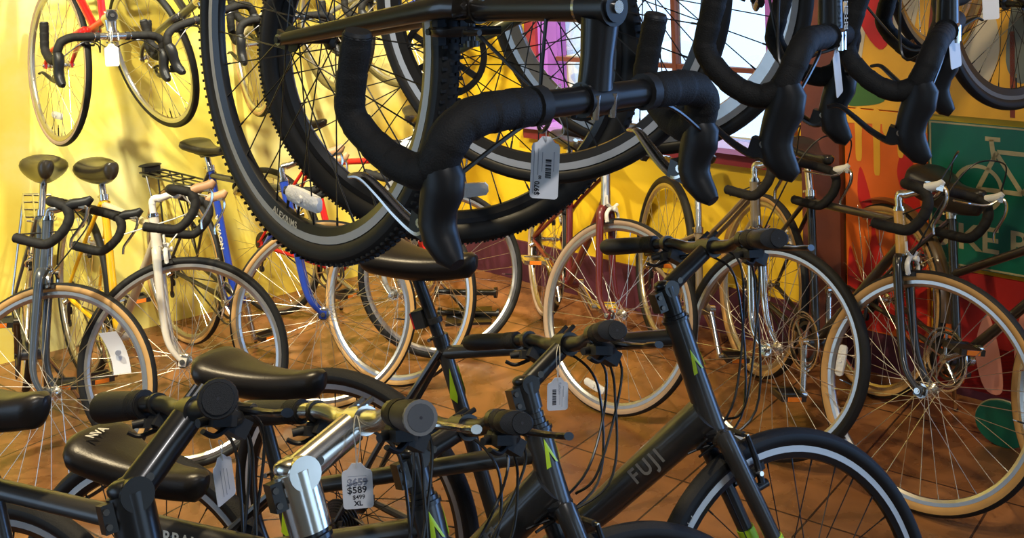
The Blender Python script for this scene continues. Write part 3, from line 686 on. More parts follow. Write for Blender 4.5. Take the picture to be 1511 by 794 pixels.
# the window in the far wall
w = MB()
for s0, s1, z0, z1, m in ((S0 - .05, S0 + .02, Z0 - .03, Z1 + .07, M_MAR), (S1 - .02, S1 + .05, Z0 - .03, Z1 + .07, M_MAR), (S0 - .05, S1 + .05, Z1, Z1 + .07, M_MAR)): slab(w, wr, s0, s1, z0, z1, .03, -.10, m)
slab(w, wr, S0 + .02, S0 + .075, Z0, Z1, .012, -.10, M_VIO); slab(w, wr, S1 - .075, S1 - .02, Z0, Z1, .012, -.10, M_VIO)
win = struct(w.build('window_1', smooth=0))
w = MB(); slab(w, wr, S0 - .07, S1 + .07, Z0 - .075, Z0 - .018, .045, -.02, M_MAR); slab(w, wr, S0 - .09, S1 + .09, Z0 - .018, Z0 + .004, .09, -.10, mat('violet gloss sill', (.33, .18, .48), .2)); w.build('window_sill', win, smooth=0)
w = MB()
for s in (S0 + .30, S0 + .33, (S0 + S1) / 2 + .1): slab(w, wr, s - .010, s + .010, Z0, Z1, -.04, -.075, M_PIL)
for z in (1.10, 1.62): slab(w, wr, S0 + .07, S1 - .07, z - .010, z + .010, -.045, -.07, M_PIL)
w.build('window_bar', win, smooth=0)
w = MB(); slab(w, wr, S0 + .05, S1 - .05, Z0, Z1, -.055, -.059, mat('window glass', (1, 1, 1), .0, trans=1.)); w.build('window_pane', win, smooth=0)
w = MB(); slab(w, wr, 2.19, 2.345, 0, 3.3, .05, 0, M_PIL); struct(w.build('trim_1', smooth=0))

# ------------------------------------------------------------------ panels on the far wall
def blob(P, n=8):
    return cr(P, n, closed=True)
def flat_shape(mb, P, loop, o, m, th=.0015):
    k = len(loop); v = [P(s, z, o) for s, z in loop] + [P(s, z, o + th) for s, z in loop]
    mb.add(v, [tuple(range(k)), tuple(range(k, 2 * k))[::-1]] + [(i, (i + 1) % k, k + (i + 1) % k, k + i) for i in range(k)], m)
M_ORP = mat('orange mural paint', (.86, .16, .012), .5, noise=.25, nscale=5); M_REDP = mat('red mural paint', (.66, .02, .012), .5, noise=.15, nscale=8); M_YELP = mat('yellow mural paint', (.90, .46, .03), .5, noise=.1, nscale=8)
M_GRNP = mat('green mural paint', (.06, .16, .03), .5); M_WHTP = mat('pale mural paint', (.72, .62, .45), .5, noise=.2, nscale=9); M_PNKP = mat('pink mural paint', (.72, .30, .22), .5)
def drip(s, z1, z0, w): return [(q[0], q[1]) for q in blob([V(s - w, z1), V(s - w * .9, (z0 + z1) / 2), V(s - w * .8, z0 + w), V(s, z0), V(s + w * .8, z0 + w), V(s + w * .9, (z0 + z1) / 2), V(s + w, z1)], 4)]
PA, PB = 2.352, 2.665
w = MB(); slab(w, wr, PA, PB, .16, .995, .016, 0, M_ORP); pn = w.build('flame_panel', smooth=0); tag(pn, 'tall board painted with orange flames and yellow drips beside the green sign', 'painting')
w = MB()
for s, z0, wd in ((PA + .055, .80, .014), (PA + .125, .755, .014), (PA + .215, .83, .013), (PA + .165, .90, .02)): flat_shape(w, wr, drip(s, .99, z0, wd), .016, M_YELP)
flat_shape(w, wr, [(PA, .995), (PB, .995), (PB, .93), (PA + .2, .95), (PA, .94)], .0165, M_YELP)
w.build('yellow_drip', pn, smooth=0)
w = MB()
for L0 in ([(.06, .78), (.05, .66), (.10, .55), (.07, .40), (.02, .20), (.18, .18), (.17, .38), (.12, .52), (.10, .66)], [(.24, .88), (.20, .78), (.23, .64), (.19, .48), (.22, .20), (.30, .2), (.30, .5), (.28, .7)], [(.01, .46), (.04, .40), (.10, .20), (.01, .17)]):
    flat_shape(w, wr, [(PA + q[0], q[1]) for q in cr([V(*q) for q in L0], 5, closed=True)], .016, M_REDP, .001)
w.build('red_flame', pn, smooth=0)
w = MB(); slab(w, wr, PB + .012, 3.85, .03, .45, .012, 0, mat('dark red mural paint', (.38, .012, .010), .55, noise=.35, nscale=7)); p2 = w.build('flame_panel', smooth=0); tag(p2, 'low board painted with red and pink flames under the green sign', 'painting')
w = MB()
for i in range(9):
    s = PB + .06 + i * .13; h = .10 + .07 * ((i * 37) % 5) / 4
    flat_shape(w, wr, [(q[0], q[1]) for q in cr([V(s, .05), V(s - .03, .05 + h), V(s + .01, .10 + h * 1.6), V(s + .05, .06 + h), V(s + .06, .05)], 5, closed=True)], .012, M_PNKP if i % 3 else M_ORP)
w.build('pink_flame', p2, smooth=0)
w = MB(); slab(w, wr, PA, PB + .9, 1.0, 1.85, .014, 0, M_YELP); p3 = w.build('mural_panel', smooth=0); tag(p3, 'yellow painted board with green and white patches above the flame board', 'painting')
def pb(): 
    global w
    w.build('painted_patch', p3, smooth=0); w = MB()
w = MB()
flat_shape(w, wr, [(q[0], q[1]) for q in cr([V(PA + .0, 1.02), V(PA + .02, 1.16), V(PA + .10, 1.12), V(PA + .16, 1.04), V(PA + .08, 1.01)], 5, closed=True)], .014, M_GRNP)
pb(); flat_shape(w, wr, [(PA, 1.17), (PA + .07, 1.18), (PA + .09, 1.3), (PA + .26, 1.26), (PA + .30, 1.45), (PA + .24, 1.7), (PA, 1.7)], .014, M_WHTP)
pb(); flat_shape(w, wr, [(q[0], q[1]) for q in cr([V(PA + .06, 1.34), V(PA + .14, 1.22), V(PA + .19, 1.30), V(PA + .17, 1.46), V(PA + .08, 1.50)], 5, closed=True)], .0145, M_REDP, .002)
pb(); flat_shape(w, wr, [(PA + .30, 1.12), (PA + .36, 1.1), (PA + .40, 1.5), (PA + .38, 1.8), (PA + .31, 1.8), (PA + .33, 1.4)], .014, mat('brown paint line', (.25, .04, .01), .5))
pb(); flat_shape(w, wr, [(q[0], q[1]) for q in cr([V(PA + .42, 1.16), V(PA + .50, 1.10), V(PA + .56, 1.24), V(PA + .52, 1.42), V(PA + .44, 1.38)], 5, closed=True)], .014, M_WHTP)
pb(); flat_shape(w, wr, [(q[0], q[1]) for q in cr([V(PA + .58, 1.2), V(PA + .64, 1.13), V(PA + .68, 1.3), V(PA + .62, 1.46)], 5, closed=True)], .014, mat('grey mural paint', (.16, .18, .16), .5))
pb(); flat_shape(w, wr, [(PA + .24, 1.5), (PA + .29, 1.48), (PA + .30, 1.6), (PA + .25, 1.66), (PA + .20, 1.58)], .014, M_REDP)
for s in (PB + .28, PB + .42): pb(); flat_shape(w, wr, [(s, 1.01), (s + .016, 1.01), (s + .016, 1.30), (s, 1.30)], .014, mat('brown paint line', (.25, .04, .01), .5))
w.build('painted_patch', p3, smooth=0)
# the green sign
SG = PB + .006; M_SGN = mat('green sign enamel', (.004, .125, .075), .35, noise=.12, nscale=5); M_SGT = mat('weathered sign lettering', (.42, .36, .20), .5, noise=.25, nscale=30)
w = MB(); slab(w, wr, SG, SG + .61, .47, .98, .022, .018, M_SGN); sg = w.build('route_sign', smooth=0); tag(sg, 'green BIKE ROUTE sign with a bicycle symbol on the far wall', 'sign')
w = MB()
for a in ((SG + .004, SG + .606, .971, .977), (SG + .004, SG + .606, .473, .479), (SG + .004, SG + .010, .473, .977), (SG + .600, SG + .606, .473, .977)): slab(w, wr, *a, .0235, .022, M_SGT)
w.build('sign_border', sg, smooth=0)
text('lettering', 'BIKE ROUTE', .128, M_SGT, sg, wr(SG + .335, .575, .0225), V(DR[0], DR[1], 0), V(0, 0, 1), bold=.002, spacing=.95)
w = MB(); ZS = .055; R0 = lambda s, z: wr(SG + s, z + ZS, .0235)
for c in (.17, .47): w.loft([np.array([R0(c + r * cos(2 * pi * i / 40), .70 + r * sin(2 * pi * i / 40)) for r in (.085, .072)] + [wr(SG + c + r * cos(2 * pi * i / 40), .70 + ZS + r * sin(2 * pi * i / 40), .022) for r in (.072, .085)]) for i in range(40)], M_SGT, closed=True)
for a, b_ in (((.17, .70), (.235, .835)), ((.235, .835), (.41, .835)), ((.235, .825), (.315, .70)), ((.17, .70), (.315, .70)), ((.315, .70), (.41, .83)), ((.405, .86), (.47, .70)), ((.225, .80), (.215, .875)), ((.195, .877), (.245, .877)), ((.405, .855), (.395, .90)), ((.395, .90), (.435, .905))):
    a, b_ = V(*a), V(*b_); d = (b_ - a); d = d / np.linalg.norm(d); nn = V(-d[1], d[0]) * .0075
    v = [R0(*(a - nn)), R0(*(b_ - nn)), R0(*(b_ + nn)), R0(*(a + nn))]; v += [wr(SG + q[0], q[1] + ZS, .022) for q in (a - nn, b_ - nn, b_ + nn, a + nn)]
    w.add(v, [(0, 1, 2, 3), (4, 7, 6, 5), (0, 4, 5, 1), (1, 5, 6, 2), (2, 6, 7, 3), (3, 7, 4, 0)], M_SGT)
w.build('bicycle_symbol', sg, smooth=0)
w = MB(); c0 = wr(3.02, 0, .30); n_ = 28; rim_ = [c0 + V(.085 * cos(2 * pi * i / n_) * DR[0], .085 * cos(2 * pi * i / n_) * DR[1], .075 + .075 * sin(2 * pi * i / n_)) for i in range(n_)]
nv = V(NR[0], NR[1], 0); w.add([q for q in rim_] + [q + nv * .012 for q in rim_], [tuple(range(n_)), tuple(range(n_, 2 * n_))[::-1]] + [(i, (i + 1) % n_, n_ + (i + 1) % n_, n_ + i) for i in range(n_)], M_SGN)
w.tube(rim_ + [rim_[0]], .004, M_SGT, 6); o = w.build('round_plate', smooth=0); tag(o, 'small green round plate leaning on the floor under the green sign', 'plate')

# ------------------------------------------------------------------ hybrids in front
HG = 'black hybrid bicycles lined up in front'
hyb0 = dict(rw=.345, L=1.05, cs=.43, drop=.06, ha=71.5, af=.40, rise=25, bw=.60)
def hybrid(g, label, stilt=0, sk=1., adj=True, stemm=M_BLK, barm=M_BLK, grip='ergo', endm=None, mark='', levers=M_BLK, sadmark=None, decals=True, dtext=None, thr=1., sadL=.275, sadw=.165):
    root, G = bicycle({**hyb0, **g}, label, HG); pv = G['piv']
    fr = add_frame(root, G, M_CHAR, hyb=True); add_fork(root, G, M_CHAR, straight=True, r=.0155, decal=M_LIME if decals else None)
    add_saddle(root, G, M_LEA, sadL, sadw, stilt, M_BLK, mark=sadmark, pillow=.45, post_r=.0138); add_stem(root, G, 'adj', stemm, sk); add_flat(root, G, barm, grip, levers, endm=endm, thr=thr)
    add_vbrake(root, G); add_crank(root, G, ang=35, m=M_BLK, ring=.09, rings=3, pedal=M_MBK, plat=True); w = wheels(root, G, HYBW, rf=(), ph=.05)
    u, hb, ht, BB, st = G['u'], G['hb'], G['top'], G['BB'], G['stt']
    if decals:
        d = MB()
        for s in (-1, 1):            # lime angular marks on the head tube
            for P in ([(.004, .0), (.016, .045), (.022, -.005), (.016, -.003), (.014, .022), (.008, .003)],):
                c = hb * .45 + ht * .55; ax = V(sin(radians(G['ha'])), 0, cos(radians(G['ha'])))
                v = [];
                for a_, z_ in P: th = a_ / .026; v.append(c + u * z_ + (ax * cos(th * 1.4) * .0268 + V(0, s * 1, 0) * sin(th * 1.4) * .0268) - pv)
                d.add(v, [tuple(range(len(v)))], M_LIME)
        d.build('decal', fr, smooth=0)
        d = MB(); a0 = BB + (st - BB) * .80; ax = G['su']
        for s in (-1, 1): d.add([a0 + ax * z_ + V(x_, s * .0176, 0) - pv for x_, z_ in ((-.010, -.02), (.012, .05), (.012, -.012), (.006, -.03))], [(0, 1, 2, 3)], M_LIME)
        d.build('decal', fr, smooth=0)
        d = MB(); a0 = ht - u * .035; e = st - G['su'] * .03; dd = (e - a0) / np.linalg.norm(e - a0)
        d.tube([a0 + dd * .04, a0 + dd * .12], .0222, M_PINK, 18, flat=.85); d.build('sticker', fr)
    if dtext:
        a0 = hb + u * .035; d = BB - a0; d = d / np.linalg.norm(d); c = a0 + d * .165 - pv; text('lettering', dtext, .042, M_GREY, fr, c + V(0, -.0365, 0), -d, V(d[2], 0, -d[0]) * 1., bold=.001, spacing=1.3)
    if mark:
        a0 = ht - u * .035; e = st - G['su'] * .03; d = (e - a0) / np.linalg.norm(e - a0); c = a0 + d * .22 - pv; text('lettering', mark, .024, M_WHITE, fr, c + V(0, -.0212, .0), -d, V(-d[2], 0, d[0]) * -1 if d[2] > 9 else np.cross(V(0, -1, 0), -d), bold=.0004, spacing=1.1)
    kickstand(root, G, M_BLK)
    return root, G, w
r, GF1, wF1 = hybrid(dict(x=.504, y=1.964, psi=-27.2, steer=54.4, lean=.6, af=.378, ht=.222, sp=.062, stem=.135, rise=18, st=.537, sd=.746, z=.012), 'charcoal hybrid bicycle at the right end of the front row, lettered front tyre', dtext='FUJI', thr=1.12)
mb = MB(); q = (GF1['stt'] + GF1['su'] * .045) - GF1['piv']; mb.box(q + V(-.034, 0, 0), (.014, .017, .020), M_MBK, [V(.956, 0, .29), V(0, 1, 0), V(-.29, 0, .956)]); mb.box(q + V(-.050, 0, -.005), (.003, .015, .018), M_RED, [V(.956, 0, .29), V(0, 1, 0), V(-.29, 0, .956)]); mb.tube([q - GF1['su'] * .006, q + GF1['su'] * .006], .017, M_MBK, 12); mb.build('rear_light', r)
arc_text('CITYWIDE', .017, M_WHITE, wF1[0], .345 - .026, radians(150), -.0175, spacing=1.25)
r, GF2, _ = hybrid(dict(x=.155, y=1.623, psi=-23.0, steer=48.3, lean=9.5, ht=.123, sp=.078, stem=.108, st=.416, sd=.632), 'charcoal hybrid bicycle in the front row with a small barcode tag on its bars', dtext='FUJI')
r, GF2b, _ = hybrid(dict(x=-.028, y=1.42, psi=-24.2, steer=54.9, lean=8.5, ht=.112, sp=.070, stem=.098, rise=10, st=.40, sd=.562), 'charcoal hybrid bicycle between the silver stem and the barcode tag, lettering on its saddle tail', sadmark='NVA', stilt=7)
r, GF3, _ = hybrid(dict(x=-.118, y=1.226, psi=-21.1, steer=55.7, lean=6.4, ht=.187, sp=.088, stem=.115, rise=16, st=.66, sd=.79), 'hybrid bicycle with a polished silver adjustable stem and silver handlebar in the front row', stemm=M_ALU, barm=M_ALU, grip='round', endm=M_GREYG, levers=M_ALU, mark='URBAN', decals=False, thr=1.15, sk=1.38)
r, GF4, _ = hybrid(dict(x=-.368, y=1.214, psi=-23.3, steer=59.5, lean=7.4, ht=.16, sp=.092, stem=.135, rise=36, st=.5, sd=.74, bw=.545), 'black hybrid bicycle with a thick black stem at the left end of front row', grip='round', decals=False, thr=1.38, sk=1.4)

# ------------------------------------------------------------------ used road bicycles behind
blackD = dict(tape=M_TAPE, barm=M_ALU, hood='aero', leverm=M_ALU)
r, GB1, wB1 = vintage(dict(x=-1.564, y=3.231, psi=-65.4, steer=61.6, lean=8.4, ht=.152, sd=.696, st=.5, stem=.083, sp=.03), 'slate grey touring bicycle with a silver rear rack at the far left', paint('slate blue grey paint', (.045, .055, .07)), kf=dict(tr=.0155, side=M_GUM, rim=M_RIM), sad=M_LEAT, sadL=.25, sadw=.175, stilt=-10, drop=blackD, pillow=.9, crank=dict(ang=60, m=M_DK, ring=.085, pedal=M_MBK, plat=True), ph=.0)
add_rack(r, GB1, M_ALU)
r, GWh, _ = vintage(dict(x=-1.17, y=3.439, psi=-52.3, steer=62.5, lean=3.8, ht=.10, sd=.651, st=.516, stem=.083, sp=.055), 'road bicycle with a yellow seat tube, cream top tube and white fork', paint('cream paint', (.62, .52, .36)), kf=dict(tr=.0135, side=M_SID, rim=M_RIM), fork=paint('white paint', (.66, .60, .50)), tip=None, seatc=paint('sunny yellow paint', (.88, .48, .01)), stay=MATS['sunny yellow paint'], headc=MATS['white paint'], stemm=M_WHP, sad=M_LEAT, sadL=.25, sadw=.165, stilt=-8, pillow=.8, drop=dict(tape=M_TAPE, barm=M_ALU, hood='aero', hoodm=M_TAN, leverm=M_ALU, cabm=M_WCAB), calm=M_WHP, crank=dict(ang=-30))
r, GNO, _ = vintage(dict(x=-.759, y=3.838, psi=-45.0, steer=52.8, lean=2, ht=.119, sd=.647, st=.541, stem=.1, sp=.05), 'blue road bicycle with a black rear rack and white lettering up its seat tube', paint('royal blue paint', (.012, .04, .30)), kf=dict(tr=.0135, side=M_GUM, rim=M_RIM), topc=paint('black frame paint', (.02, .018, .016)), sad=M_LEA, sadL=.28, sadw=.15, tip=None, stay=MATS['black frame paint'], drop=dict(tape=M_TAPE, hood='aero', hoodm=M_TAN, leverm=M_ALU), crank=dict(ang=100))
add_rack(r, GNO, M_BLK, lamp=True)
text('lettering', 'NOVARA', .034, M_WHITE, r, GNO['BB'] + GNO['su'] * .28 - GNO['piv'] + V(.004, -.0155, 0), GNO['su'], V(-GNO['su'][2], 0, GNO['su'][0]), bold=.001)
r, GRd, _ = vintage(dict(x=-.347, y=4.27, psi=-35.7, steer=51, lean=2.5), 'red road bicycle deepest in the corner, its front wheel over the black floor stand', paint('bright red paint', (.55, .012, .01)), kf=dict(tr=.0135, side=M_SID, rim=M_RIM), fork=MATS['bright red paint'], drop=dict(tape=M_TAPE, hood='aero', leverm=M_ALU, hoodm=M_TAN), tip=None)
r, GW6, _ = vintage(dict(x=-.528, y=4.048, psi=-95.1, steer=69, lean=.4), 'silver grey road bicycle behind the blue one, front wheel with a tan sidewall', paint('silver grey paint', (.20, .20, .20)), kf=dict(tr=.0135, side=M_GUM, rim=M_RIM), drop=dict(tape=M_TAPE, hood='aero', leverm=M_ALU, hoodm=M_WHP), crank=dict(ang=200, guard=True))
r, GM, _ = vintage(dict(x=.259, y=3.72, psi=-79.3, steer=35.5, lean=7.2, ht=.156, sd=.60, st=.383, sp=.06, stem=.07, bw=.5), 'maroon step-through bicycle with a chromed head tube under the window', paint('maroon frame paint', (.13, .012, .012)), kf=dict(tr=.0145, side=M_GUML, rim=M_RIM), mixte=True, headc=M_RIM, drop=None, rf=((-93, .77, M_CLR),), calm=M_WHP, crank=dict(ang=165, plat=True, pedal=M_ALU))
add_flat(r, GM, M_ALU, grip='round', levers=M_ALU, rise=.0, cables=False)
r, GB9, _ = vintage(dict(x=.721, y=3.355, psi=-79.5, steer=33, lean=7.6, ht=.149, sd=.60, st=.291, stem=.110, sp=.05), 'champagne step-through road bicycle with a chromed fork and drop bars', paint('champagne paint', (.22, .17, .11)), kf=dict(tr=.0165, side=M_SID, rim=M_RIM), fork=M_CHR, mixte=True, drop=dict(tape=M_TAPE, hood='old', leverm=M_ALU, aux=True, hoodm=M_WHP), crank=dict(ang=120))
r, GR1, _ = vintage(dict(x=1.081, y=3.001, psi=-76.5, steer=29.4, lean=8.4, ht=.127, sd=.667, st=.5, stem=.105, sp=.045), 'black road bicycle with a gold head tube and tan tyres before the flame board', paint('black frame paint', (.02, .018, .016)), kf=dict(tr=.0165, side=M_GUM, rim=M_RIM), headc=paint('gold paint', (.62, .34, .08)), sad=M_LEAB, sadL=.28, sadw=.18, stilt=4, rf=((183, .80, M_CLR),), drop=dict(tape=M_TAPE, hood='old', leverm=M_ALU, aux=True, hoodm=M_WHP), crank=dict(ang=-70, guard=True, rings=2), calm=M_WHP, ph=.03)
r, GB12, _ = vintage(dict(x=1.498, y=2.808, psi=-73, steer=0, lean=12, st=.46, sd=.58), 'black bicycle with a brown rear mudguard and a wide black saddle at the right edge', MATS['black frame paint'], kf=dict(tr=.0155, side=M_GUM, rim=M_ALU), low=True, sad=M_LEA, sadL=.29, sadw=.22, stilt=2, pillow=1.4, crank=dict(ang=30, guard=True, rings=3, plat=True), drop=dict(tape=M_TAPE, hood='old', leverm=M_ALU))
add_fender(r, GB12, paint('brown mudguard paint', (.10, .055, .02)), a0=5, a1=185)
# ------------------------------------------------------------------ bicycles hanging nose down in front
gra = dict(reach=.74, hs=1.08, rtop=.022, tape=M_TAPE, barm=M_BLK, hood='sti', leverm=M_ALU, bare=.085, rt=.0165, flare=.25, cables=True, thick=1.06)
r, GH1, wH1 = hanging(dict(x=-.309, y=1.669, z=1.551, psi=-47.6, pit=106.5, steer=-2.5, lean=-.3, rw=.35, ha=72, af=.39, ht=.181, sp=.03, stem=.105, rise=-8, bw=.42), 'black gravel bicycle hanging nearest the camera, knobby front tyre with silver brake track', paint('bronze black paint', (.018, .014, .010)), dict(tr=.0185, side=M_SID, rim=M_BLK, track=M_TRK, rim_d=.020, rimw=.0125, spoke=M_BSP, hub=M_BLK, knob=150, rsp=.0012), drop=gra, rf=((11, .73, M_CLR),))
arc_text('ALEXRIMS', .0155, M_WHITE, wH1[0], .35 - .051, radians(9), -.0135, bold=.0004, spacing=1.1)
rb = dict(gra, leverm=M_BLK, bare=.03, flare=0, reach=.95, hs=1.12, rtop=.0185)
r, GH2, wH2 = hanging(dict(x=.054, y=1.888, z=1.6, psi=-26.7, pit=108, steer=-4.2, lean=-.2, rw=.34, ht=.06, sp=.03, stem=.125, rise=0, bw=.42, af=.39), 'black road bicycle hanging nose down second from the left, white lettering on its stem', paint('gloss black paint', (.012, .012, .013)), dict(tr=.0135, side=M_SID, rim=M_BLK, track=M_TRK, rim_d=.022, rimw=.0115, spoke=M_BSP, hub=M_BLK, rsp=.0012), drop=rb)
arc_text('ID-19', .020, M_WHITE, wH2[0], .34 - .046, radians(-24), -.0125, bold=.0004, spacing=1.1)
F2_ = front(GH2)
for k, body in ((-1, 'RITCHEY'), (1, 'RITCHEY')):
    d = GH2['bar'] - GH2['sb']; d = d / np.linalg.norm(d); c = GH2['sb'] + d * .085 + GH2['u'] * .0232 + V(0, k * .009, 0); u_ = GH2['S'] @ GH2['u']; dd = GH2['S'] @ d
    text('lettering', body, .0155, M_WHITE, r, F2_(c), -dd * 1., np.cross(u_, -dd), bold=.0004)
r, GH3, _ = hanging(dict(x=.256, y=2.142, z=1.583, psi=-27, pit=109, steer=.9, lean=0, rw=.34, ht=.135, sp=.03, stem=.12, rise=0, bw=.42, af=.39), 'black road bicycle hanging nose down third from the left, wide silver front rim', MATS['gloss black paint'], dict(tr=.0145, side=M_SID, rim=M_RIM, track=M_RIM, rim_d=.030, rimw=.0115, spoke=M_BSP, hub=M_BLK, rsp=.0012), drop=rb)
r, GHB, _ = hanging(dict(x=-.124, y=2.06, z=1.475, psi=-5.6, pit=90, rw=.371, ht=.14, sp=.03, stem=.1, rise=0, bw=.58, af=.39), 'olive bicycle with a disc brake rotor and wide black tyre hanging behind the gravel bicycle', paint('olive grey paint', (.10, .105, .055)), dict(tr=.022, side=M_SID, rim=M_BLK, track=M_BLK, rim_d=.018, rimw=.0125, spoke=M_BSP, hub=M_BLK, disc=1, knob=140, rsp=.0012), flat=True, rf=((4, .72, M_CLR),), cal=False)
# ------------------------------------------------------------------ bicycles hung along the walls
WG = 'bicycles hung nose down along the walls'
wd_ = dict(reach=.85, tape=M_TAPE, barm=M_ALU, hood='sti', leverm=M_BLK, bare=.05)
lo = dict(rw=.32, ht=.14, sp=.03, stem=.07, rise=0, bw=.38, af=.36, cs=.41, L=.96)
r, GL1, _ = hanging(dict(lo, x=-1.785, y=4.24, z=1.257, psi=-46.4, pit=90.9, steer=-4.2), 'red road bicycle with a silver bar and stem hung on the left wall', MATS['bright red paint'], dict(tr=.0125, side=M_GUML, rim=M_RIM), stemm=M_ALU, drop=wd_, bigbar=False, group=WG, rf=((0, .62, M_CLR),))
r, GL2, _ = hanging(dict(lo, x=-1.499, y=4.46, z=1.257, psi=-47.9, pit=86.3, steer=12.9), 'black road bicycle hung on the left wall next to the red one', MATS['black frame paint'], dict(tr=.0135, side=M_SID, rim=M_RIM), stemm=M_ALU, drop=wd_, bigbar=False, group=WG)
r, GL3, _ = hanging(dict(lo, x=-1.13, y=4.714, z=1.262, psi=-61.6, pit=90), 'pale road bicycle with a tan tyre hung third along the left wall', MATS['white paint'], GUM, stemm=M_ALU, drop=wd_, bigbar=False, group=WG)
r, GL4, _ = hanging(dict(lo, x=-.808, y=4.942, z=1.318, psi=-49.1, pit=90), 'grey road bicycle hung fourth along the left wall near the corner', MATS['silver grey paint'], dict(tr=.014, side=mat('olive sidewall', (.14, .11, .03), .6), rim=M_RIM), stemm=M_BLK, drop=wd_, bigbar=False, group=WG)
r, GL5, _ = hanging(dict(lo, x=-.537, y=5.135, z=1.302, psi=-35.6, pit=90), 'blue road bicycle hung last along the left wall, in the corner', MATS['royal blue paint'], dict(tr=.014, side=MATS['olive sidewall'], rim=M_RIM), stemm=M_BLK, drop=wd_, bigbar=False, group=WG)
r, GE, _ = hanging(dict(lo, rw=.315, x=1.486, y=3.183, z=1.4245, psi=-152.7, pit=90), 'black bicycle with a deep black rim hung on the right wall above the green sign', MATS['gloss black paint'], dict(tr=.0175, side=M_SID, rim=M_BLK, track=mat('dark brake track', (.12, .115, .11), .5), rim_d=.028, spoke=M_BSP, hub=M_BLK), drop=rb, group=WG)
r, GG, _ = hanging(dict(lo, rw=.315, x=1.301, y=3.3, z=1.59, psi=-137, pit=90), 'city bicycle with a chromed mudguard hung on the right wall', MATS['maroon frame paint'], dict(tr=.0155, side=M_GUM, rim=M_ALU), flat=True, group=WG, bigbar=False)
add_fender(r, GG, M_CHR, a0=-115, a1=40, front_w=True)
# ------------------------------------------------------------------ price tags
def tagshape(w, h): 
    a = w / 2; return [(-a * .30, h), (a * .30, h), (a * .42, h - a * .16), (a * .62, h - a * .42), (a * .9, h - a * .52), (a, h - a * .75), (a, a * .22), (a * .93, a * .07), (a * .78, 0), (-a * .78, 0), (-a * .93, a * .07), (-a, a * .22), (-a, h - a * .75), (-a * .9, h - a * .52), (-a * .62, h - a * .42), (-a * .42, h - a * .16)]
def price_tag(label, hole, w, h, yaw, tilt, tie, lines=(), pitch=0, curl=0., cat='price tag', grp='price tags tied to the bicycles'):
    R = rotm(radians(yaw), V(0, 0, 1)) @ rotm(radians(pitch), V(1, 0, 0)) @ rotm(radians(tilt), V(0, 1, 0)); P = tagshape(w, h); mb = MB(); z0 = h - w * .16
    cz = lambda x, z: curl * ((z / h - .5) ** 2)
    k = len(P); hol = [(w * .045 * cos(2 * pi * i / 16), z0 + w * .045 * sin(2 * pi * i / 16)) for i in range(16)]
    # a ring of quads between hole and outline
    out = []
    for i in range(16):
        a = 2 * pi * i / 16; best = None
        for j in range(k):
            p, q = V(*P[j]), V(*P[(j + 1) % k]); d = V(cos(a), sin(a)); e = q - p; den = d[0] * e[1] - d[1] * e[0]
            if abs(den) < 1e-9: continue
            r0 = p - V(0, z0); t = (r0[0] * e[1] - r0[1] * e[0]) / den; s = (r0[0] * d[1] - r0[1] * d[0]) / den
            if t > 0 and -1e-6 <= s <= 1 + 1e-6 and (best is None or t < best): best = t
        out.append((best * cos(a), z0 + best * sin(a)))
    loop = [V(*q) for q in P]; v = []; th = .0004
    allp = [V(*q) for q in hol] + [V(*q) for q in P]
    # polygon with a slit to the hole
    j0 = 0; 
    seq = [16 + (j0 + i) % k for i in range(k)] + [16 + j0] + [0 + (6 - i) % 16 for i in range(17)]
    for y in (-th, th):
        base = len(v); v += [V(q[0], y + cz(*q), q[1] - z0) for q in allp]
        mb_f = tuple(base + i for i in seq)
        mb.f.append(mb_f if y < 0 else mb_f[::-1]); mb.m.append(mb.mi(M_PAPER))
    n_ = len(allp)
    for i in range(k): mb.f.append((16 + i, 16 + (i + 1) % k, n_ + 16 + (i + 1) % k, n_ + 16 + i)); mb.m.append(0)
    mb.v.append(np.array(v)); mb.n = len(v)
    o = mb.build('price_tag', smooth=0, xf=m4(R, hole)); tag(o, label, cat, grp)
    Ri = R.T; s = MB(); Tt = [Ri @ (np.asarray(q) - hole) for q in tie]
    s.tube(cr([V(0, -.002, 0)] + [q + V(0, -.001, 0) for q in Tt] + [V(0, .002, 0)], 8), .0007, M_STRING, 6); s.build('string', o)
    for body, sz, x, z, m, rz, bold in lines:
        if body == '|||':
            b = MB(); rnd = random.Random(3); xx = -w * .36
            while xx < w * .36:
                q = rnd.choice((.0004, .0006, .0010)); c = V(x, -.0006, z - z0 + xx) if rz else V(x + xx, -.0006, z - z0); b.box(c, (sz, .0001, q) if rz else (q, .0001, sz), m); xx += q * 2 + rnd.choice((.0006, .001))
            b.build('barcode', o, smooth=0)
        elif body == '---': MB().box(V(x, -.0006, z - z0), (sz, .0001, .0003) if not rz else (.0003, .0001, sz), m).build('printed_line', o, smooth=0)
        elif body == '-/-': MB().tube([V(-w * .36, -.0008, z - z0 - .003), V(0, -.0008, z - z0 + .001), V(w * .36, -.0008, z - z0 + .002)], .0004, m, 5).build('pen_stroke', o, smooth=0)
        else: text('lettering', body, sz, m, o, V(x, -.0005 + cz(x, z), z - z0), V(cos(rz), 0, sin(rz)), V(-sin(rz), 0, cos(rz)), bold=bold)
    return o
YB = 1.28
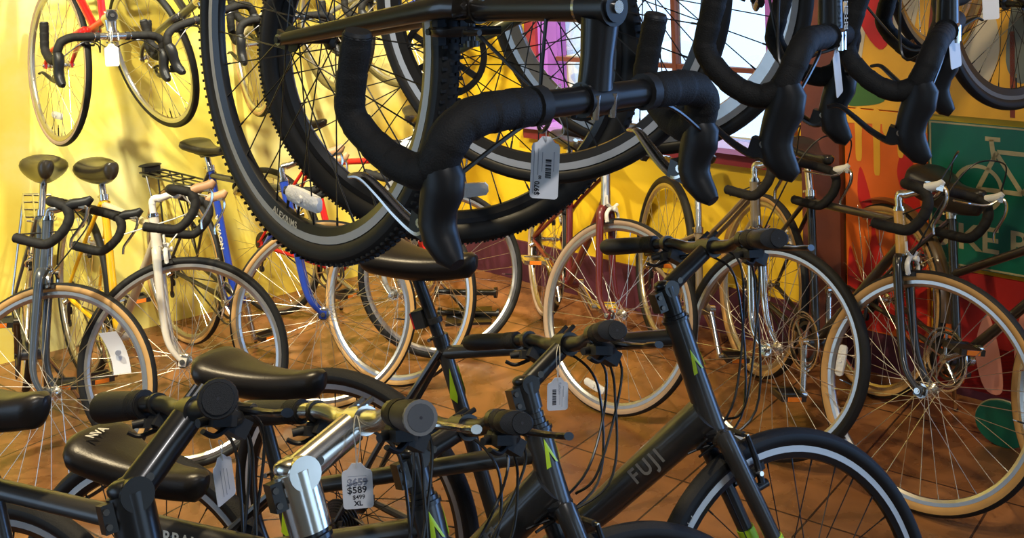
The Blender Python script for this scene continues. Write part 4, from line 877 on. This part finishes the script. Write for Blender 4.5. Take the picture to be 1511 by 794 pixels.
h1 = at(806, 208, YB); price_tag('white tag with a barcode hanging from the handlebar of the nearest hanging bicycle', h1, .034, .076, -6, 5, [at(806, 176, YB - .02), at(806, 160, YB - .03), at(826, 124, YB + .01), at(826, 148, YB - .03), at(822, 165, YB - .02), at(832, 196, YB)], lines=(('|||', .0035, .004, .038, M_INK, 1, 0), ('---', .026, -.0135, .032, M_INKG, 1, 0), ('---', .016, -.0085, .045, M_INKG, 1, 0), ('---', .012, -.0035, .045, M_INKG, 1, 0), ('---', .012, .0105, .046, M_INKG, 1, 0), ('$970', .0085, -.0085, .0125, M_INK, pi / 2, .0002), ('00', .0045, -.0055, .026, M_INK, pi / 2, .0001)))
def bw_(G, off=(0, 0, 0)):
    q = front(G)(G['bar'] + V(*off)); return np.array(G['M'] @ Vector(q))
b3 = bw_(GF3); Y3 = b3[1] - .05
price_tag('white tag with handwritten prices hanging from the silver stem', at(526, 690, Y3), .042, .066, 4, 0, [at(525, 664, Y3), at(522, 634, Y3), at(526, 612, Y3 + .03), at(532, 640, Y3)], lines=(('---', .013, .0, .047, M_INKG, 0, 0), ('$659', .014, .0, .038, M_INKG, 0, .0006), ('-/-', .0, .0, .037, M_INK, 0, 0), ('$589', .0135, -.001, .0268, M_INK, .02, .0002), ('$499', .0085, .001, .0165, M_INK, .02, .0001), ('XL', .0095, .0, .0075, M_INK, 0, .0003)))
b2 = bw_(GF2); Y2 = b2[1] - .05
price_tag('small white tag with a barcode hanging over the orange floor from the second bicycle', at(823, 562, Y2), .038, .060, 10, 3, [at(822, 545, Y2), at(821, 522, Y2), at(825, 508, Y2 + .03), at(826, 530, Y2)], lines=(('|||', .0035, -.006, .024, M_INK, 1, 0), ('---', .010, .0105, .034, M_INKG, 1, 0), ('---', .018, .004, .028, M_INKG, 1, 0), ('---', .016, .008, .022, M_INKG, 1, 0), ('Fathom', .0072, .0035, .040, M_INKG, -pi / 2, 0)))
b4 = bw_(GF4); Y4 = b4[1] - .08
price_tag('narrow white tag seen almost edge-on below the black stem', at(327, 679, Y4), .036, .068, 62, -6, [at(326, 668, Y4), at(322, 650, Y4 + .02), at(328, 655, Y4)], curl=.006, lines=(('---', .020, -.006, .030, M_INKG, 1, 0), ('---', .020, .0, .030, M_INKG, 1, 0), ('---', .016, .006, .030, M_INKG, 1, 0)))
def Yof(G): return bw_(G)[1]
yl = Yof(GL1) - .03
price_tag('white tag hanging from the silver bar of the red bicycle', at(164, 68, yl), .050, .080, 0, 0, [at(163, 58, yl), at(164, 46, yl - .01), at(165, 40, yl + .03), at(166, 55, yl)])
yh = Yof(GH2); price_tag('narrow white tag beside the lettered stem of the second hanging bicycle', at(1233, 78, yh), .030, .075, 55, -14, [at(1232, 66, yh), at(1230, 56, yh), at(1233, 60, yh)])
yh = Yof(GH3); price_tag('cream tag hanging beside the third hanging bicycle', at(1407, 52, yh), .032, .064, 35, -8, [at(1405, 44, yh), at(1402, 36, yh), at(1406, 40, yh)])
yh = 3.0; price_tag('cream tag at the top right in front of the wheel on the wall', at(1461, -14, yh), .046, .088, 0, -2, [at(1460, -24, yh), at(1460, -40, yh), at(1462, -30, yh)])
# paper strip in the spokes of the left wheel
c = at(172, 521, 3.02); mb = MB(); ax = V(.97, .2, 0); rings = []
for i in range(9):
    t = i / 8; cc = c + V(.034 * (t - .5) - .02 * (t - .5) ** 2, .01 * sin(t * 3), .062 * (1 - 2 * t)); rings.append(np.array([cc - ax * .024, cc + ax * .024, cc + ax * .024 + V(0, .0006, 0), cc - ax * .024 + V(0, .0006, 0)]))
mb.loft(rings, M_PAPER); mb.cyl(c + V(.004, -.001, .0), c + V(.004, .004, 0), .008, M_INKG, 14); o = mb.build('paper_slip'); tag(o, 'white paper slip with a grey dot caught in the spokes of the far left bicycle', 'paper')
# black floor stand near the corner
mb = MB()
c1, c2 = at(688, 431, 4.70), at(692, 462, 4.70); d = V(.98, -.18, 0)
for c in (c1, c2):
    mb.cyl(c - d * .13, c + d * .13, .013, M_BLK, 14)
    for s in (-1, 1): mb.cyl(c + d * s * .128, c + d * s * .140, .024, M_BLK, 16)
mb.cyl(c1, c2, .009, M_BLK, 10); foot = c2.copy(); foot[2] = .0
mb.cyl(c2, foot, .009, M_BLK, 10); mb.box(foot + V(0, 0, .006), (.10, .10, .006), M_BLK)
o = mb.build('floor_stand'); tag(o, 'black floor stand with two short bars behind the seat tube of the right front bicycle', 'stand')

# ------------------------------------------------------------------ ceiling rails that carry the hanging bicycles
mb = MB(); mb.cyl(V(-1.4, 2.6, 3.12), V(1.9, 2.0, 3.12), .02, M_BLK, 12)
for t in (.05, .5, .95): q = V(-1.4, 2.6, 3.12) * (1 - t) + V(1.9, 2.0, 3.12) * t; mb.cyl(q, q + V(0, 0, .18), .012, M_BLK, 8)
# hooks
for G in (GH1, GH2, GH3, GHB):
    q = np.array(G['M'] @ Vector(G['RH'] - G['piv'])); mb.tube(cr([V(q[0], q[1], 3.12 + .18), V(q[0], q[1], 3.0), V(q[0], q[1], q[2] + .36)], 4), .006, M_BLK, 8); 
o = mb.build('bike_rail'); tag(o, 'black ceiling rail with hooks above the hanging bicycles', 'rail')

# ------------------------------------------------------------------ light
wd = bpy.data.worlds.new('world'); SC.world = wd; wd.use_nodes = True; bg = wd.node_tree.nodes['Background']; bg.inputs[0].default_value = (.50, .72, 1., 1); bg.inputs[1].default_value = 2.1
def area(name, loc, tgt, sx, sy, power, col):
    l = bpy.data.lights.new(name, 'AREA'); l.shape = 'RECTANGLE'; l.size = sx; l.size_y = sy; l.energy = power; l.color = col
    o = bpy.data.objects.new(name, l); COL.objects.link(o); o.location = loc; d = Vector(tgt) - Vector(loc); o.rotation_euler = d.to_track_quat('-Z', 'Y').to_euler(); return o
def spot(name, loc, tgt, power, col, ang=60, rad=.05, blend=.6):
    l = bpy.data.lights.new(name, 'SPOT'); l.energy = power; l.color = col; l.spot_size = radians(ang); l.spot_blend = blend; l.shadow_soft_size = rad
    o = bpy.data.objects.new(name, l); COL.objects.link(o); o.location = loc; d = Vector(tgt) - Vector(loc); o.rotation_euler = d.to_track_quat('-Z', 'Y').to_euler(); return o
WARM = (1, .80, .48)
spot('track_or_fill_lamp', (-2.0, 2.2, 3.1), (-1.7, 4.6, .9), 470, (1, .95, .74), 80, .05)
spot('track_or_fill_lamp', (-.5, 3.1, 3.15), (-1.0, 5.2, 1.1), 430, (1, .98, .84), 70, .05)  # whiter spot added to stand for window light on the left wall
spot('track_or_fill_lamp', (.6, 3.0, 3.2), (.35, 5.0, .9), 260, WARM, 60, .05)
spot('track_or_fill_lamp', (-.9, 1.8, 3.2), (-.6, 3.3, 0), 280, WARM, 84, .06)
spot('track_or_fill_lamp', (1.3, 1.9, 3.2), (1.6, 3.7, .9), 130, WARM, 60, .06)
spot('track_or_fill_lamp', (.5, -.5, 3.2), (0, 1.35, 1.0), 110, (1, .97, .95), 60, .06)  # added neutral fill spot above the camera, brightens the front tags
pw = wr(5.1, 1.5, -.18); area('side_window_blue_fill', tuple(pw), tuple(pw + V(NR[0], NR[1], -.12)), 1.7, 1.9, 55, (.13, .38, 1.))  # added blue area lamp in the unseen side opening, for blue highlights
SC.view_settings.view_transform = 'Standard'; SC.view_settings.look = 'None'; SC.view_settings.exposure = 0.0; SC.view_settings.gamma = 1; SC.view_settings.use_curve_mapping = False
